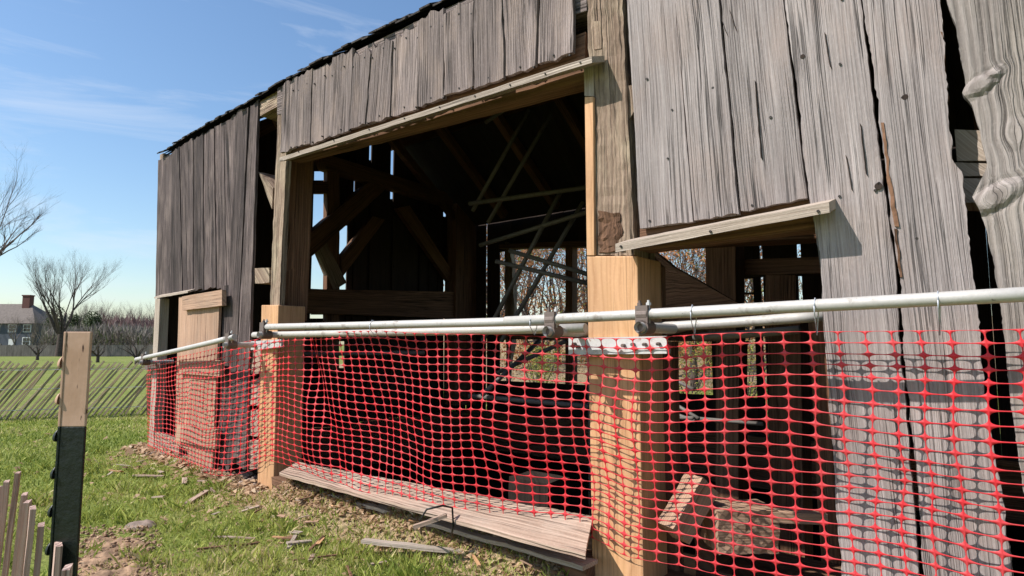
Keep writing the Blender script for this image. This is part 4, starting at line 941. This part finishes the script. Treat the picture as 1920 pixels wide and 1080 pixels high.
def debz(s_,d):
    e=min(1,max(0,(s_-HQ-.1)/.5))*min(1,max(0,(-.12-s_)/.3)); return e*.17*max(0,1-(max(d,.12)-.12)/.27)**1.2*(1+.5*noise.noise(Vector((s_*3,d*3,2))))
def ggen(n_):
    # density falls with distance; wedge in front of the camera and to its left
    R_=1.6+np.random.rand(n_)**1.5*12.5; A=np.radians(-47+np.random.rand(n_)*72); X=R_*np.sin(A); Y=R_*np.cos(A); dd,s_=outside(X,Y)
    k=(dd>.06)&(R_<14); 
    # dirt patch
    c=(gp(150,1000)+gp(285,998)+gp(345,1250)+gp(60,1250))/4; inp=(Y<gp(200,1000).y)&(X>gp(150,1000).x-.05+0*(Y))&(X<gp(285,1000).x+.05)
    k&=~(inp&(np.random.rand(n_)<.93)); k&=(np.random.rand(n_)<np.clip(dd/.28,.3,1))
    X,Y,dd,s_=X[k],Y[k],dd[k],s_[k]; zz=np.array([debz(a,b) if (b<.5 and HQ<a<0) else 0 for a,b in zip(s_,dd)]); return np.c_[X,Y,zz]
scatter('grass',230000,ggen,BLADE,.034,.0028)
mdb=MB()
def dbf(a,b):
    s_=HQ+.08+a*(-.12-HQ-.08); d=.02+b*.35; p=M.P(s_,0,d); return Vector((p.x,p.y,GZ-.012+debz(s_,d)+.012*noise.noise(p*14)))
mdb.grid(dbf,110,18,lambda a,b:(a,b),.5); tag(mdb.build('debris_bank',LEAFG,smooth=True),kind='structure')
def lgen(n_):
    s_=HQ+LC-.3+np.random.rand(n_)*(SR-HQ-LC+.3); d=np.abs(np.random.normal(0,.15,n_))+.03; far=np.random.rand(n_)<.13; d=np.where(far,d*3,d); kp=(s_>HQ-.1)|(np.random.rand(n_)<.33); s_=s_[kp]; d=d[kp]; d=np.where(s_<HQ-.1,d*.5,d)
    P=[]
    for a,b in zip(s_,d):
        v=M.P(a,0,b) if a>HQ else L.P(a-HQ,0,b); P.append((v.x,v.y,max(.0,.07*(1-b/.35)) if not(HQ+.1<a<-.15) else debz(a,b)))
    return np.array(P)
scatter('leaf_litter',12000,lgen,LITTER,.02,.013,True)
def lg2(n_):
    R_=2+np.random.rand(n_)*9; A=np.radians(-45+np.random.rand(n_)*60); X=R_*np.sin(A); Y=R_*np.cos(A); dd,s_=outside(X,Y); k=dd>.1; return np.c_[X[k],Y[k],np.full(k.sum(),.02)]
scatter('fallen_leaves',420,lg2,LITTER,.02,.010,True)
# clods, weeds and rough edges of the bare dirt
def clod_gen(n_):
    c0,c1,c2,c3=gp(140,995),gp(296,995),gp(350,1250),gp(60,1250); a=np.random.rand(n_); b=np.random.rand(n_)
    X=(c0.x*(1-a)+c1.x*a)*(1-b)+(c3.x*(1-a)+c2.x*a)*b; Y=(c0.y*(1-a)+c1.y*a)*(1-b)+(c3.y*(1-a)+c2.y*a)*b
    return np.c_[X,Y,np.full(n_,.03)]
random.seed(5); np.random.seed(5)
m=MB()
for p in clod_gen(420):
    c=Vector((p[0],p[1],GZ+.015+random.uniform(0,.02))); r_=random.uniform(.004,.016)
    m.grid(lambda a,b:nv(c+Vector((math.cos(a*6.283)*math.sin(b*3.1416),math.sin(a*6.283)*math.sin(b*3.1416),-.7*math.cos(b*3.1416)))*r_,60,.006),5,4,lambda a,b:(a,b),random.random())
tag(m.build('soil_clods',SOIL),kind='stuff')
scatter('straw_bits',1500,clod_gen,LITTER,.02,.0055,True)
def weed_gen(n_):
    k=n_//40; R_=2+np.random.rand(k)**1.3*7; A=np.radians(-45+np.random.rand(k)*58); cx=np.repeat(R_*np.sin(A),40); cy=np.repeat(R_*np.cos(A),40)
    X=cx+np.random.normal(0,.045,k*40); Y=cy+np.random.normal(0,.045,k*40); dd,s_=outside(X,Y); q=dd>.08; return np.c_[X[q],Y[q],np.zeros(q.sum())]
scatter('grass_tufts',14000,weed_gen,BLADE,.075,.0032)

# small wood chips strewn along the foot of the barn, nails in the header boards, net ties
random.seed(77)
for i in range(46):
    s_=random.uniform(HQ-2.2,-.3); d=random.uniform(.15,.75)
    p=M.P(s_,0,d) if s_>HQ else L.P(s_-HQ,0,d); z=GZ+.025+(debz(s_,d) if s_>HQ else 0); a=random.uniform(0,3.14); ln=random.uniform(.04,.17)*(1 if random.random()<.8 else 1.8)
    v=Vector((math.cos(a)*ln/2,math.sin(a)*ln/2,random.uniform(-.012,.012))); c=Vector((p.x,p.y,z)); m=MB(); m.bar(c-v,c+v,random.uniform(.012,.045),random.uniform(.004,.012),amp=.002,seg=.03,nf=30)
    tag(m.build('wood_chip',random.choice((W_PLANK,W_DOOR,W_TRIM,W_TIMB,W_FIR))),'small wood chip in the litter along the foot of the barn','wood chip','wood chips along the barn foot')
for i in range(12):
    xa=(hx[i][0]+hx[i+1][0])/2; xb_=(hx[i][1]+hx[i+1][1])/2
    for fy in (.12,.9):
        for e in (-.22,.22):
            w_=hx[i+1][1]-hx[i][1]; y0=-0.47*(xa-540)+160; y1=hy(xb_); x=xa+(xb_-xa)*fy+e*w_; k=MB(); c=M.at(x,y0+(y1-y0)*fy,.062); k.tube([c-NM*.012,c+NM*.002],.006,8); k.build('nail',BLACK,barn)
for x in (700,1000,1300,1530,1760):
    k=MB(); c=M.at(x,{700:609,1000:602,1300:585,1530:574,1760:563}[x],.30); q=S3(0,0); pts=[c+NM*.03,c+NM*.01+Vector((0,0,.03)),c-NM*.028+Vector((0,0,.01)),c-NM*.03-Vector((0,0,.03)),M.at(x+2,628,.18),c+NM*.028-Vector((0,0,.03)),c+NM*.03]
    k.tube(pts,.0022,6); k.build('tie',WIRE,gr,smooth=True)
